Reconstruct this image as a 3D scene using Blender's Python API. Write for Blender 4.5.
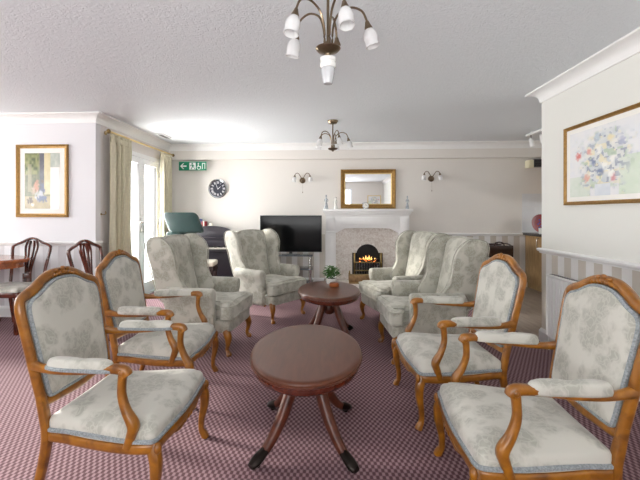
import bpy, bmesh, math, random
from mathutils import Vector, Matrix
PI = math.pi
rad = math.radians
random.seed(4)
S = bpy.context.scene
C = S.collection
for o in list(bpy.data.objects):
    bpy.data.objects.remove(o)

# ------------------------------------------------------------------ camera
CAMZ = 1.234
cam_d = bpy.data.cameras.new('camera')
cam_d.sensor_width = 36
cam_d.lens = 390 / 640 * 36
cam_d.shift_x = 0.0194
cam_d.shift_y = -27 / 640
cam_d.clip_start = 0.02
cam = bpy.data.objects.new('camera', cam_d)
C.objects.link(cam)
cam.location = (0, 0, CAMZ)
cam.rotation_euler = (PI / 2, 0, rad(3))
S.camera = cam

# ------------------------------------------------------------------ light and exposure
S.view_settings.view_transform = 'Standard'
S.view_settings.look = 'None'
S.view_settings.exposure = 0.27
S.view_settings.gamma = 1
S.view_settings.use_curve_mapping = False
S.cycles.max_bounces = 8
S.cycles.diffuse_bounces = 5
S.cycles.glossy_bounces = 4
S.cycles.transmission_bounces = 8
S.cycles.transparent_max_bounces = 12
S.cycles.sample_clamp_indirect = 6
S.cycles.use_denoising = True
S.cycles.denoising_prefilter = 'ACCURATE'
S.cycles.use_adaptive_sampling = False
W = bpy.data.worlds.new('world')
S.world = W
W.use_nodes = True
W.node_tree.nodes['Background'].inputs[0].default_value = (0.92, 0.96, 1, 1)
W.node_tree.nodes['Background'].inputs[1].default_value = 3.0


def area(name, loc, rot, sx, sy, power, col=(1, 1, 1)):
    l = bpy.data.lights.new(name, 'AREA')
    l.shape = 'RECTANGLE'
    l.size, l.size_y = sx, sy
    l.energy = power
    l.color = col
    o = bpy.data.objects.new(name, l)
    C.objects.link(o)
    o.location = loc
    o.rotation_euler = rot
    return o


# daylight outside the french door (left) and outside the windows behind the camera and by the dining table
area('daylight_french_door', (-3.25, 5.6, 1.25), (0, rad(-90), 0), 2.3, 1.5, 260, (1, .985, .96))
area('daylight_dining_window', (-6.2, 1.9, 1.5), (0, rad(-90), 0), 1.7, 3.6, 118, (1, .99, .97))
area('daylight_rear_window', (-0.75, -1.95, 1.5), (rad(90), 0, 0), 3.6, 1.9, 50, (1, .99, .97))
area('daylight_kitchen_window', (4.75, 5.4, 1.6), (0, rad(90), 0), 1.1, 1.2, 18, (1, .95, .88))
# low hazy sun from the window side
sun_d = bpy.data.lights.new('sun', 'SUN')
sun_d.energy = 10
sun_d.angle = rad(11)
sun_d.color = (1, .96, .9)
sun = bpy.data.objects.new('sun', sun_d)
C.objects.link(sun)
sun.rotation_euler = Vector((.96, -.27, -math.tan(rad(19)))).to_track_quat('-Z', 'Y').to_euler()
# unseen lamps added low outside the openings, aimed up to brighten the ceiling
area('ceiling_fill_door', (-4.3, 5.6, .1), (0, rad(-125), 0), 2.0, 1.8, 18, (1, .99, .97))
area('ceiling_fill_dining', (-7.0, 2.75, .1), (0, rad(-122), 0), 2.0, 3.4, 50, (1, .99, .98))
area('ceiling_fill_rear', (-0.75, -2.8, .1), (rad(122), 0, 0), 3.8, 2.0, 270, (1, .99, .98))


# ------------------------------------------------------------------ materials
def srgb(r, g, b):
    def f(c):
        c /= 255
        return c / 12.92 if c <= .04045 else ((c + .055) / 1.055) ** 2.4
    return (f(r), f(g), f(b), 1)


def new_mat(name):
    m = bpy.data.materials.new(name)
    m.use_nodes = True
    nt = m.node_tree
    return m, nt, nt.nodes['Principled BSDF']


def N(nt, kind, **kw):
    n = nt.nodes.new(kind)
    for k, v in kw.items():
        setattr(n, k, v)
    return n


def coords(nt, out='Object', scale=(1, 1, 1), rnd=False):
    tc = N(nt, 'ShaderNodeTexCoord')
    mp = N(nt, 'ShaderNodeMapping')
    mp.inputs['Scale'].default_value = scale
    nt.links.new(tc.outputs[out], mp.inputs['Vector'])
    if rnd:
        oi = N(nt, 'ShaderNodeObjectInfo')
        mu = N(nt, 'ShaderNodeMath', operation='MULTIPLY')
        mu.inputs[1].default_value = 13
        nt.links.new(oi.outputs['Random'], mu.inputs[0])
        nt.links.new(mu.outputs[0], mp.inputs['Location'])
    return mp.outputs[0]


def ramp(nt, fac, stops):
    r = N(nt, 'ShaderNodeValToRGB')
    e = r.color_ramp.elements
    while len(e) < len(stops):
        e.new(0.5)
    for i, (p, c) in enumerate(stops):
        e[i].position = p
        e[i].color = c
    nt.links.new(fac, r.inputs[0])
    return r.outputs[0]


def bump(nt, b, h, strength=.2, dist=.01):
    bn = N(nt, 'ShaderNodeBump')
    bn.inputs['Strength'].default_value = strength
    bn.inputs['Distance'].default_value = dist
    nt.links.new(h, bn.inputs['Height'])
    nt.links.new(bn.outputs[0], b.inputs['Normal'])


def plain(name, col, rough=.5, metal=0, var=.06, scale=12, coat=0, spec=.5, bmp=0):
    m, nt, b = new_mat(name)
    v = coords(nt)
    n = N(nt, 'ShaderNodeTexNoise')
    n.inputs['Scale'].default_value = scale
    n.inputs['Detail'].default_value = 3
    nt.links.new(v, n.inputs['Vector'])
    lo = tuple(c * (1 - var) for c in col[:3]) + (1,)
    hi = tuple(min(1, c * (1 + var)) for c in col[:3]) + (1,)
    nt.links.new(ramp(nt, n.outputs['Fac'], [(.3, lo), (.7, hi)]), b.inputs['Base Color'])
    b.inputs['Roughness'].default_value = rough
    b.inputs['Metallic'].default_value = metal
    b.inputs['Specular IOR Level'].default_value = spec
    b.inputs['Coat Weight'].default_value = coat
    b.inputs['Coat Roughness'].default_value = .08
    if bmp:
        bump(nt, b, n.outputs['Fac'], bmp, .004)
    return m


def wood(name, dark, light, rough=.3, coat=.3, scale=(6, 6, 1.2), grain=9, distortion=3, croug=.1, bmp=.02, spec=.5):
    m, nt, b = new_mat(name)
    v = coords(nt, scale=scale, rnd=True)
    n = N(nt, 'ShaderNodeTexNoise')
    n.inputs['Scale'].default_value = grain
    n.inputs['Detail'].default_value = 6
    n.inputs['Distortion'].default_value = distortion * .2
    nt.links.new(v, n.inputs['Vector'])
    mid = tuple((a + c) / 2 for a, c in zip(dark, light))
    nt.links.new(ramp(nt, n.outputs['Fac'], [(.28, dark), (.5, mid), (.72, light)]), b.inputs['Base Color'])
    b.inputs['Roughness'].default_value = rough
    b.inputs['Coat Weight'].default_value = coat
    b.inputs['Coat Roughness'].default_value = croug
    b.inputs['Specular IOR Level'].default_value = spec
    if bmp:
        bump(nt, b, n.outputs['Fac'], bmp, .003)
    return m


def damask(name, base, dark, scale=9.0, mix=1.0):
    """woven damask: leafy blotches on a plain ground, fine weave bump"""
    m, nt, b = new_mat(name)
    v = coords(nt, rnd=True)
    n1 = N(nt, 'ShaderNodeTexNoise')
    n1.inputs['Scale'].default_value = scale * 1.6
    n1.inputs['Detail'].default_value = 2
    nt.links.new(v, n1.inputs['Vector'])
    mx = N(nt, 'ShaderNodeMixRGB')
    mx.inputs[0].default_value = .1
    nt.links.new(v, mx.inputs[1])
    nt.links.new(n1.outputs['Color'], mx.inputs[2])
    vo = N(nt, 'ShaderNodeTexVoronoi', feature='SMOOTH_F1')
    vo.inputs['Scale'].default_value = scale
    vo.inputs['Smoothness'].default_value = .3
    nt.links.new(mx.outputs[0], vo.inputs['Vector'])
    vo2 = N(nt, 'ShaderNodeTexVoronoi', feature='DISTANCE_TO_EDGE')
    vo2.inputs['Scale'].default_value = scale * 3.2
    nt.links.new(mx.outputs[0], vo2.inputs['Vector'])
    a = ramp(nt, vo.outputs['Distance'], [(.40, (1, 1, 1, 1)), (.66, (0, 0, 0, 1))])
    c = ramp(nt, vo2.outputs['Distance'], [(.02, (.35, .35, .35, 1)), (.14, (1, 1, 1, 1))])
    mu = N(nt, 'ShaderNodeMixRGB', blend_type='MULTIPLY')
    mu.inputs[0].default_value = .8
    nt.links.new(a, mu.inputs[1])
    nt.links.new(c, mu.inputs[2])
    fin = N(nt, 'ShaderNodeMixRGB')
    fin.inputs[1].default_value = base
    fin.inputs[2].default_value = dark
    ms = N(nt, 'ShaderNodeMath', operation='MULTIPLY')
    ms.inputs[1].default_value = mix
    nt.links.new(mu.outputs[0], ms.inputs[0])
    nt.links.new(ms.outputs[0], fin.inputs[0])
    nt.links.new(fin.outputs[0], b.inputs['Base Color'])
    b.inputs['Roughness'].default_value = .62
    b.inputs['Specular IOR Level'].default_value = .35
    b.inputs['Sheen Weight'].default_value = .25
    w = N(nt, 'ShaderNodeTexNoise')
    w.inputs['Scale'].default_value = 260
    nt.links.new(v, w.inputs['Vector'])
    bump(nt, b, w.outputs['Fac'], .15, .002)
    return m


M = {}
M['oak'] = wood('honey_oak', srgb(106, 60, 8), srgb(166, 106, 24), .3, .3, (2.5, 2.5, 2.5), 6)
M['mahog'] = wood('mahogany', srgb(60, 24, 12), srgb(106, 50, 26), .38, .1, (3, 3, 3), 6)
M['mahog_top'] = wood('mahogany_top', srgb(82, 45, 30), srgb(98, 56, 38), .28, 0, (9, 1.2, 4), 5, bmp=0, spec=.35)
M['mahog_red'] = wood('red_mahogany', srgb(56, 20, 12), srgb(104, 46, 28), .25, .4, (4, 4, 2), 5)
M['dining_top'] = wood('dining_table_veneer', srgb(120, 58, 26), srgb(172, 98, 52), .2, .5, (1.5, 8, 4), 4)
M['walnut'] = wood('dark_walnut', srgb(28, 14, 12), srgb(56, 30, 24), .35, .2)
M['kitchen_wood'] = wood('kitchen_door_oak', srgb(150, 118, 78), srgb(186, 154, 108), .45, .05, (9, 9, 1.2), 5)
M['fab'] = damask('sage_damask', srgb(197, 195, 185), srgb(161, 160, 149), 10.5, .9)
M['fab_wing'] = damask('sage_damask_wing_chair', srgb(187, 185, 173), srgb(152, 150, 136), 11.5, .9)
M['braid'] = plain('blue_grey_braid', srgb(142, 148, 150), .85, var=.3, scale=140)
M['white_gloss'] = plain('white_gloss_paint', srgb(242, 242, 241), .35, var=.01)
M['white_upvc'] = plain('white_plastic', srgb(243, 244, 246), .3, var=.01)
M['brass'] = plain('aged_brass', srgb(150, 128, 84), .28, 1, var=.15, scale=25)
M['bronze'] = plain('antique_bronze', srgb(128, 112, 92), .3, 1, var=.15, scale=25)
M['gold'] = plain('gilt_frame', srgb(150, 114, 58), .4, .45, var=.2, scale=40, bmp=.2)
M['gold_pale'] = plain('pale_gilt', srgb(222, 198, 140), .4, .5, var=.1, scale=40)
M['chrome'] = plain('chrome', srgb(200, 202, 205), .12, 1, var=.02)
M['dark_metal'] = plain('dark_castor_brass', srgb(40, 34, 30), .35, .8, var=.2)
M['black_plastic'] = plain('black_plastic', srgb(14, 14, 16), .3, var=.05)
M['black'] = plain('soot_black', srgb(12, 12, 14), .7, var=.2)
M['screen'] = plain('tv_screen', srgb(8, 9, 11), .12, var=.02, spec=.15)
M['piano'] = plain('piano_satin_black', srgb(46, 42, 50), .35, var=.06)
M['ivory'] = plain('ivory', srgb(226, 222, 210), .4, var=.03)
M['curtain'] = plain('olive_curtain', srgb(200, 194, 170), .85, var=.05, scale=30)
M['cream_fab'] = plain('cream_upholstery', srgb(226, 220, 206), .8, var=.05)
M['teal'] = plain('teal_vinyl', srgb(8, 40, 38), .4, var=.08)
M['teal_dark'] = plain('dark_teal', srgb(14, 50, 46), .5, var=.08)
M['red'] = plain('red_gloss', srgb(132, 18, 28), .35, var=.1)
M['blue'] = plain('blue_gloss', srgb(46, 66, 150), .35, var=.1)
M['porcelain'] = plain('porcelain', srgb(232, 232, 228), .15, var=.03)
M['porcelain_blue'] = plain('grey_blue_glaze', srgb(172, 178, 184), .2, var=.3, scale=30)
M['copper'] = plain('copper_wood', srgb(158, 92, 52), .3, .3, var=.2)
M['green_sign'] = plain('sign_green', srgb(0, 130, 96), .4, var=.02)
M['worktop'] = plain('dark_worktop', srgb(40, 38, 40), .25, var=.4, scale=80)
M['tile'] = plain('white_tiles', srgb(226, 228, 230), .2, var=.02)
M['cream_plastic'] = plain('cream_plastic', srgb(226, 220, 190), .5, var=.03)
M['dark_grey'] = plain('dark_grey_plastic', srgb(58, 58, 60), .5, var=.1)
M['leaf'] = plain('leaf_green', srgb(62, 108, 40), .5, var=.35, scale=40)
M['soil'] = plain('soil', srgb(50, 36, 26), .9, var=.3, scale=90)
M['ember'] = plain('coal', srgb(40, 26, 22), .9, var=.5, scale=60)
M['paper'] = plain('mount_board', srgb(238, 236, 230), .8, var=.01)


def marble():
    m, nt, b = new_mat('beige_marble')
    v = coords(nt)
    n = N(nt, 'ShaderNodeTexNoise')
    n.inputs['Scale'].default_value = 22
    n.inputs['Detail'].default_value = 8
    n.inputs['Distortion'].default_value = 1.2
    nt.links.new(v, n.inputs['Vector'])
    nt.links.new(ramp(nt, n.outputs['Fac'], [(.3, srgb(204, 192, 182)), (.5, srgb(224, 217, 209)), (.68, srgb(238, 234, 228))]), b.inputs['Base Color'])
    b.inputs['Roughness'].default_value = .25
    return m


M['marble'] = marble()


def glass_pane():
    m, nt, b = new_mat('clear_glass')
    out = nt.nodes['Material Output']
    tr = N(nt, 'ShaderNodeBsdfTransparent')
    gl = N(nt, 'ShaderNodeBsdfGlossy')
    gl.inputs['Roughness'].default_value = .03
    mx = N(nt, 'ShaderNodeMixShader')
    mx.inputs[0].default_value = .05
    nt.links.new(tr.outputs[0], mx.inputs[1])
    nt.links.new(gl.outputs[0], mx.inputs[2])
    nt.links.new(mx.outputs[0], out.inputs[0])
    return m


M['glass'] = glass_pane()


def opal():
    m, nt, b = new_mat('opal_glass')
    out = nt.nodes['Material Output']
    b.inputs['Base Color'].default_value = srgb(246, 246, 246)
    b.inputs['Roughness'].default_value = .2
    t = N(nt, 'ShaderNodeBsdfTranslucent')
    t.inputs[0].default_value = srgb(250, 250, 250)
    mx = N(nt, 'ShaderNodeMixShader')
    mx.inputs[0].default_value = .45
    nt.links.new(b.outputs[0], mx.inputs[1])
    nt.links.new(t.outputs[0], mx.inputs[2])
    nt.links.new(mx.outputs[0], out.inputs[0])
    return m


M['opal'] = opal()
M['grey_glass'] = plain('ribbed_grey_glass', srgb(196, 198, 200), .2, var=.05)


def mirror_mat():
    m, nt, b = new_mat('mirror_glass')
    b.inputs['Base Color'].default_value = (.9, .91, .92, 1)
    b.inputs['Metallic'].default_value = 1
    b.inputs['Roughness'].default_value = .01
    return m


M['mirror'] = mirror_mat()


def flame_mat():
    m, nt, b = new_mat('flame')
    b.inputs['Base Color'].default_value = (0.9, .4, .05, 1)
    b.inputs['Emission Color'].default_value = (1, .55, .16, 1)
    b.inputs['Emission Strength'].default_value = 2.6
    return m


M['flame'] = flame_mat()
M['glow'] = M['flame'].copy()
M['glow'].name = 'glowing_ember'
M['glow'].node_tree.nodes['Principled BSDF'].inputs['Emission Color'].default_value = (1, .22, .05, 1)
M['glow'].node_tree.nodes['Principled BSDF'].inputs['Emission Strength'].default_value = 1.2


def vcol_mat():
    m, nt, b = new_mat('printed_paper')
    a = N(nt, 'ShaderNodeVertexColor', layer_name='paint')
    nt.links.new(a.outputs[0], b.inputs['Base Color'])
    b.inputs['Roughness'].default_value = .25
    b.inputs['Coat Weight'].default_value = .2
    b.inputs['Coat Roughness'].default_value = .03
    return m


M['print'] = vcol_mat()


def wall_mat(name, col, along=None, s1=None, s2=None, width=.2, off=0.0):
    """painted wall; below the dado (z < .87) a striped paper running along axis `along`"""
    m, nt, b = new_mat(name)
    v = coords(nt)
    n = N(nt, 'ShaderNodeTexNoise')
    n.inputs['Scale'].default_value = 180
    n.inputs['Detail'].default_value = 2
    nt.links.new(v, n.inputs['Vector'])
    b.inputs['Roughness'].default_value = .7
    bump(nt, b, n.outputs['Fac'], .08, .003)
    if along is None:
        b.inputs['Base Color'].default_value = col
        return m
    sx = N(nt, 'ShaderNodeSeparateXYZ')
    nt.links.new(v, sx.inputs[0])

    def mth(op, a, k):
        q = N(nt, 'ShaderNodeMath', operation=op)
        nt.links.new(a, q.inputs[0])
        q.inputs[1].default_value = k
        return q.outputs[0]
    f = mth('FRACT', mth('MULTIPLY', mth('ADD', sx.outputs[along], 20 + off), 1 / width), 0)
    st = mth('GREATER_THAN', f, .5)
    m1 = N(nt, 'ShaderNodeMixRGB')
    nt.links.new(st, m1.inputs[0])
    m1.inputs[1].default_value = s1
    m1.inputs[2].default_value = s2
    lo = mth('LESS_THAN', sx.outputs[2], .87)
    m2 = N(nt, 'ShaderNodeMixRGB')
    nt.links.new(lo, m2.inputs[0])
    m2.inputs[1].default_value = col
    nt.links.new(m1.outputs[0], m2.inputs[2])
    nt.links.new(m2.outputs[0], b.inputs['Base Color'])
    return m


WALLC = srgb(229, 225, 219)
ST1, ST2 = srgb(232, 230, 228), srgb(204, 196, 186)
M['wall_x'] = wall_mat('wall_paper_x', WALLC, 'X', ST1, ST2, .19)
M['wall_y'] = wall_mat('wall_paper_y', srgb(227, 227, 221), 'Y', ST1, ST2, .19, .05)
M['wall_left'] = wall_mat('wall_paper_alcove', srgb(228, 227, 230), 'X', srgb(232, 232, 234), srgb(212, 210, 212), .19)
M['wall_window'] = wall_mat('wall_paper_window', srgb(226, 221, 220), 'Y', ST1, srgb(212, 206, 204), .19)
M['wall_plain'] = wall_mat('wall_paint', WALLC)


def ceiling_mat():
    m, nt, b = new_mat('textured_ceiling')
    v = coords(nt, scale=(1, 1, 1))
    n = N(nt, 'ShaderNodeTexNoise')
    n.inputs['Scale'].default_value = 34
    n.inputs['Detail'].default_value = 5
    n.inputs['Roughness'].default_value = .65
    n.inputs['Distortion'].default_value = 1.5
    nt.links.new(v, n.inputs['Vector'])
    b.inputs['Base Color'].default_value = srgb(234, 239, 243)
    b.inputs['Roughness'].default_value = .75
    bump(nt, b, n.outputs['Fac'], .85, .014)
    return m


M['ceiling'] = ceiling_mat()


def carpet_mat():
    m, nt, b = new_mat('mauve_carpet')
    v = coords(nt)
    sx = N(nt, 'ShaderNodeSeparateXYZ')
    nt.links.new(v, sx.inputs[0])

    def mth(op, a, k):
        q = N(nt, 'ShaderNodeMath', operation=op)
        if isinstance(a, (int, float)):
            q.inputs[0].default_value = a
        else:
            nt.links.new(a, q.inputs[0])
        if isinstance(k, (int, float)):
            q.inputs[1].default_value = k
        else:
            nt.links.new(k, q.inputs[1])
        return q.outputs[0]
    P, Q = .03, .052
    cx = mth('SINE', mth('MULTIPLY', sx.outputs[0], 2 * PI / P), 0)
    cy = mth('SINE', mth('MULTIPLY', sx.outputs[1], 2 * PI / Q), 0)
    pr = mth('MULTIPLY', cx, cy)
    n = N(nt, 'ShaderNodeTexNoise')
    n.inputs['Scale'].default_value = 240
    nt.links.new(v, n.inputs['Vector'])
    q = mth('ADD', pr, mth('MULTIPLY', mth('SUBTRACT', n.outputs['Fac'], .5), 1.2))
    col = ramp(nt, mth('ADD', mth('MULTIPLY', q, .5), .5), [(.36, srgb(86, 54, 60)), (.74, srgb(150, 121, 126))])
    nt.links.new(col, b.inputs['Base Color'])
    b.inputs['Roughness'].default_value = .9
    bump(nt, b, n.outputs['Fac'], .4, .006)
    return m


M['carpet'] = carpet_mat()
M['vinyl'] = wood('grey_oak_vinyl', srgb(134, 122, 112), srgb(166, 154, 142), .4, 0, (5, 1, 1), 4)


# ------------------------------------------------------------------ mesh helpers
def V(*a):
    return Vector(a)


def obj(name, bm, mat, parent=None, smooth=True, auto=35):
    bmesh.ops.remove_doubles(bm, verts=bm.verts, dist=1e-6)
    bmesh.ops.recalc_face_normals(bm, faces=bm.faces)
    if smooth:
        for f in bm.faces:
            f.smooth = True
        for e in bm.edges:
            if len(e.link_faces) == 2 and e.calc_face_angle(0) > rad(auto):
                e.smooth = False
    me = bpy.data.meshes.new(name)
    bm.to_mesh(me)
    bm.free()
    me.materials.append(mat)
    o = bpy.data.objects.new(name, me)
    C.objects.link(o)
    if parent:
        o.parent = parent
    return o


def thing(name, label, cat, loc=(0, 0, 0), rz=0, group=None):
    o = bpy.data.objects.new(name, None)
    o.empty_display_size = .1
    C.objects.link(o)
    o.location = loc
    o.rotation_euler = (0, 0, rz)
    o['label'] = label
    o['category'] = cat
    o['kind'] = 'thing'
    if group:
        o['group'] = group
    return o


def tag(o, label, cat, group=None):
    o['label'] = label
    o['category'] = cat
    o['kind'] = 'thing'
    if group:
        o['group'] = group
    return o


def struct(name, bm, mat, parent=None, smooth=False):
    o = obj(name, bm, mat, parent, smooth)
    if not parent:
        o['kind'] = 'structure'
    return o


def dup(root, loc, rz, label, group=None):
    r = root.copy()
    C.objects.link(r)
    r.location = loc
    r.rotation_euler = (0, 0, rz)
    r['label'] = label
    if group:
        r['group'] = group
    for ch in list(root.children):
        c = ch.copy()
        C.objects.link(c)
        c.parent = r
        for g in list(ch.children):
            d = g.copy()
            C.objects.link(d)
            d.parent = c
    return r


def B():
    return bmesh.new()


def merge(bm, tmp):
    me = bpy.data.meshes.new('tmp')
    tmp.to_mesh(me)
    tmp.free()
    bm.from_mesh(me)
    bpy.data.meshes.remove(me)


def box(bm, x0, x1, y0, y1, z0, z1, bev=0, seg=2, mtx=None):
    t = bmesh.new()
    bmesh.ops.create_cube(t, size=1)
    for v in t.verts:
        v.co = V((x0 + x1) / 2 + v.co.x * (x1 - x0), (y0 + y1) / 2 + v.co.y * (y1 - y0), (z0 + z1) / 2 + v.co.z * (z1 - z0))
    if bev:
        bmesh.ops.bevel(t, geom=list(t.edges), offset=bev, segments=seg, profile=.5, affect='EDGES')
    if mtx:
        bmesh.ops.transform(t, matrix=mtx, verts=t.verts)
    merge(bm, t)
    return bm


def cat(pts, k=6, closed=False):
    """Catmull-Rom through tuples of any length"""
    n = len(pts)
    out = []
    rng = n if closed else n - 1
    for i in range(rng):
        g = (lambda j: pts[j % n]) if closed else (lambda j: pts[max(0, min(n - 1, j))])
        p0, p1, p2, p3 = g(i - 1), g(i), g(i + 1), g(i + 2)
        for s in range(k):
            t = s / k
            out.append(tuple(.5 * (2 * b + (c - a) * t + (2 * a - 5 * b + 4 * c - d) * t * t + (3 * b - a - 3 * c + d) * t ** 3)
                             for a, b, c, d in zip(p0, p1, p2, p3)))
    if not closed:
        out.append(tuple(pts[-1]))
    return out


def sweep(bm, pts, up=(0, 0, 1), n=12, power=2.0, k=6, closed=False, smooth=True):
    """pts: (x, y, z, half_width, half_height); width lies along tangent x up"""
    q = cat(pts, k, closed) if smooth else pts
    m = len(q)
    P = [V(*p[:3]) for p in q]
    rings = []
    U0 = V(*up)
    for i in range(m):
        if closed:
            T = P[(i + 1) % m] - P[i - 1]
        else:
            T = P[min(m - 1, i + 1)] - P[max(0, i - 1)]
        T.normalize()
        Sd = T.cross(U0)
        if Sd.length < 1e-3:
            Sd = T.cross(V(1, 0, 0))
        Sd.normalize()
        Uu = Sd.cross(T)
        w, h = q[i][3], q[i][4]
        r = []
        for j in range(n):
            a = 2 * PI * j / n + PI / n
            c, s = math.cos(a), math.sin(a)
            c = math.copysign(abs(c) ** (2 / power), c)
            s = math.copysign(abs(s) ** (2 / power), s)
            r.append(bm.verts.new(P[i] + Sd * (w * c) + Uu * (h * s)))
        rings.append(r)
    for i in range(m if closed else m - 1):
        a, b = rings[i], rings[(i + 1) % m]
        for j in range(n):
            bm.faces.new((a[j], a[(j + 1) % n], b[(j + 1) % n], b[j]))
    if not closed:
        bm.faces.new(rings[0][::-1])
        bm.faces.new(rings[-1])
    return bm


def tube(bm, pts, r, n=8, k=5, closed=False, up=(0, 0, 1), smooth=True):
    return sweep(bm, [tuple(p) + (r, r) for p in pts], up, n, 2, k, closed, smooth)


def lathe(bm, prof, c=(0, 0, 0), n=24, ax=None, sx=1, sy=1, rib=0, nrib=8):
    """prof (r, z) from the bottom up; ax: optional matrix"""
    rings = []
    mt = ax or Matrix.Identity(4)
    c = V(*c)
    for r, z in prof:
        if r < 1e-5:
            rings.append([bm.verts.new(c + mt @ V(0, 0, z))])
        else:
            rings.append([bm.verts.new(c + mt @ V((r * (1 + rib * math.cos(nrib * 2 * PI * j / n))) * math.cos(2 * PI * j / n) * sx,
                                                  (r * (1 + rib * math.cos(nrib * 2 * PI * j / n))) * math.sin(2 * PI * j / n) * sy, z)) for j in range(n)])
    for a, b in zip(rings, rings[1:]):
        for j in range(n):
            k = (j + 1) % n
            if len(a) == 1 and len(b) == 1:
                break
            if len(a) == 1:
                bm.faces.new((a[0], b[k], b[j]))
            elif len(b) == 1:
                bm.faces.new((a[j], a[k], b[0]))
            else:
                bm.faces.new((a[j], a[k], b[k], b[j]))
    if len(rings[0]) > 1:
        bm.faces.new(rings[0][::-1])
    if len(rings[-1]) > 1:
        bm.faces.new(rings[-1])
    return bm


def rings_solid(bm, outline, O, ex, ey, ez, rings):
    """outline: 2-D closed polygon; rings: (inset, height) from one face to the other; closed with centre fans"""
    O, ex, ey, ez = V(*O), V(*ex), V(*ey), V(*ez)
    n = len(outline)
    cx = sum(p[0] for p in outline) / n
    cy = sum(p[1] for p in outline) / n
    R = []
    for ins, h in rings:
        r = []
        for (x, y) in outline:
            dx, dy = x - cx, y - cy
            L = math.hypot(dx, dy) or 1e-6
            s = max(.02, 1 - ins / L)
            r.append(bm.verts.new(O + ex * (cx + dx * s) + ey * (cy + dy * s) + ez * h))
        R.append(r)
    for a, b in zip(R, R[1:]):
        for j in range(n):
            k = (j + 1) % n
            bm.faces.new((a[j], a[k], b[k], b[j]))
    for r, h in ((R[0], rings[0][1]), (R[-1], rings[-1][1])):
        c = bm.verts.new(O + ex * cx + ey * cy + ez * h)
        for j in range(n):
            bm.faces.new((r[j], r[(j + 1) % n], c))
    return bm


def puff(bm, outline, O, ex, ey, ez, t0, t1, r=.02, crown=.015, both=False):
    """upholstered pad between ez*t0 and ez*t1 with rounded rim and crowned face(s)"""
    lo = [(.22, t0 - (crown if both else 0)), (.1, t0 - (crown * .75 if both else 0)), (r * 1.6, t0 - (crown * .2 if both else 0)), (r * .5, t0 + (r * .2 if both else 0)), (0, t0 + (r if both else 0))]
    hi = [(0, t1 - r), (r * .15, t1 - r * .5), (r * .5, t1 - r * .15), (r * 1.2, t1 + crown * .15), (.05, t1 + crown * .45), (.1, t1 + crown * .75), (.16, t1 + crown * .93), (.22, t1 + crown)]
    return rings_solid(bm, outline, O, ex, ey, ez, lo + hi)


def prism(bm, poly, O, ex, ey, ez, d, bev=0, seg=2):
    t = bmesh.new()
    O, ex, ey, ez = V(*O), V(*ex), V(*ey), V(*ez)
    a = [t.verts.new(O + ex * x + ey * y) for x, y in poly]
    b = [t.verts.new(O + ex * x + ey * y + ez * d) for x, y in poly]
    n = len(poly)
    t.faces.new(a[::-1])
    t.faces.new(b)
    for j in range(n):
        t.faces.new((a[j], a[(j + 1) % n], b[(j + 1) % n], b[j]))
    bmesh.ops.recalc_face_normals(t, faces=t.faces)
    if bev:
        ed = [e for e in t.edges if len(e.link_faces) == 2 and e.calc_face_angle(0) > .5]
        bmesh.ops.bevel(t, geom=ed, offset=bev, segments=seg, profile=.5, affect='EDGES')
    merge(bm, t)
    return bm


def ball(bm, c, r, sx=1, sy=1, sz=1, u=12, v=8):
    t = bmesh.new()
    bmesh.ops.create_uvsphere(t, u_segments=u, v_segments=v, radius=r)
    for w in t.verts:
        w.co = V(c[0] + w.co.x * sx, c[1] + w.co.y * sy, c[2] + w.co.z * sz)
    merge(bm, t)
    return bm


def cyl(bm, p, q, r, n=14, r2=None):
    p, q = V(*p), V(*q)
    sweep(bm, [tuple(p) + (r, r), tuple(q) + ((r2 or r), (r2 or r))], (0, 0, 1) if abs((q - p).normalized().z) < .9 else (1, 0, 0), n, 2, 1, False, False)
    return bm


def frame_rect(bm, w, h, bar, depth, O=(0, 0, 0), bev=.006):
    """picture frame standing in the local XZ plane, front towards -Y, centred at O"""
    ox, oy, oz = O
    prof = [(0, 0), (bar, 0), (bar, -depth * .55), (bar * .72, -depth * .6), (bar * .45, -depth * .8), (bar * .22, -depth), (0, -depth * .92)]
    corners = [(-1, -1), (1, -1), (1, 1), (-1, 1)]
    R = []
    for sx, sz in corners:
        R.append([bm.verts.new(V(ox + sx * (w / 2 - a), oy + d, oz + sz * (h / 2 - a))) for a, d in prof])
    for i in range(4):
        a, b = R[i], R[(i + 1) % 4]
        for j in range(len(prof)):
            k = (j + 1) % len(prof)
            bm.faces.new((a[j], b[j], b[k], a[k]))
    return bm


def painting(name, w, h, nx, nz, fn, parent, y=0.0, oz=0, ox=0):
    """flat print in the XZ plane, colours from fn(u, v) with v up"""
    bm = bmesh.new()
    lay = bm.loops.layers.color.new('paint')
    vs = [[bm.verts.new(V(ox + (i / nx - .5) * w, y, oz + (j / nz - .5) * h)) for i in range(nx + 1)] for j in range(nz + 1)]
    for j in range(nz):
        for i in range(nx):
            f = bm.faces.new((vs[j][i], vs[j][i + 1], vs[j + 1][i + 1], vs[j + 1][i]))
            c = fn((i + .5) / nx, (j + .5) / nz)
            for l in f.loops:
                l[lay] = (c[0] / 255, c[1] / 255, c[2] / 255, 1)
    me = bpy.data.meshes.new(name)
    bm.normal_update()
    bm.to_mesh(me)
    bm.free()
    me.materials.append(M['print'])
    o = bpy.data.objects.new(name, me)
    C.objects.link(o)
    o.parent = parent
    return o


# ------------------------------------------------------------------ room shell
H = 2.40
XR, XW, XD = 2.055, -2.73, -5.7          # right wall, window wall, dining wall
YB, YA, YR, YE = 6.66, 4.45, -1.4, 3.87    # back wall, alcove wall, rear wall, end of the right wall
XK = 4.4                                   # kitchen's far wall

def slab(z0, z1):
    bm = box(B(), XW - .1, XK + .1, YR - .1, YB + .1, z0, z1)
    return box(bm, XD - .1, XW - .1, YR - .1, YA + .1, z0, z1)


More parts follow.
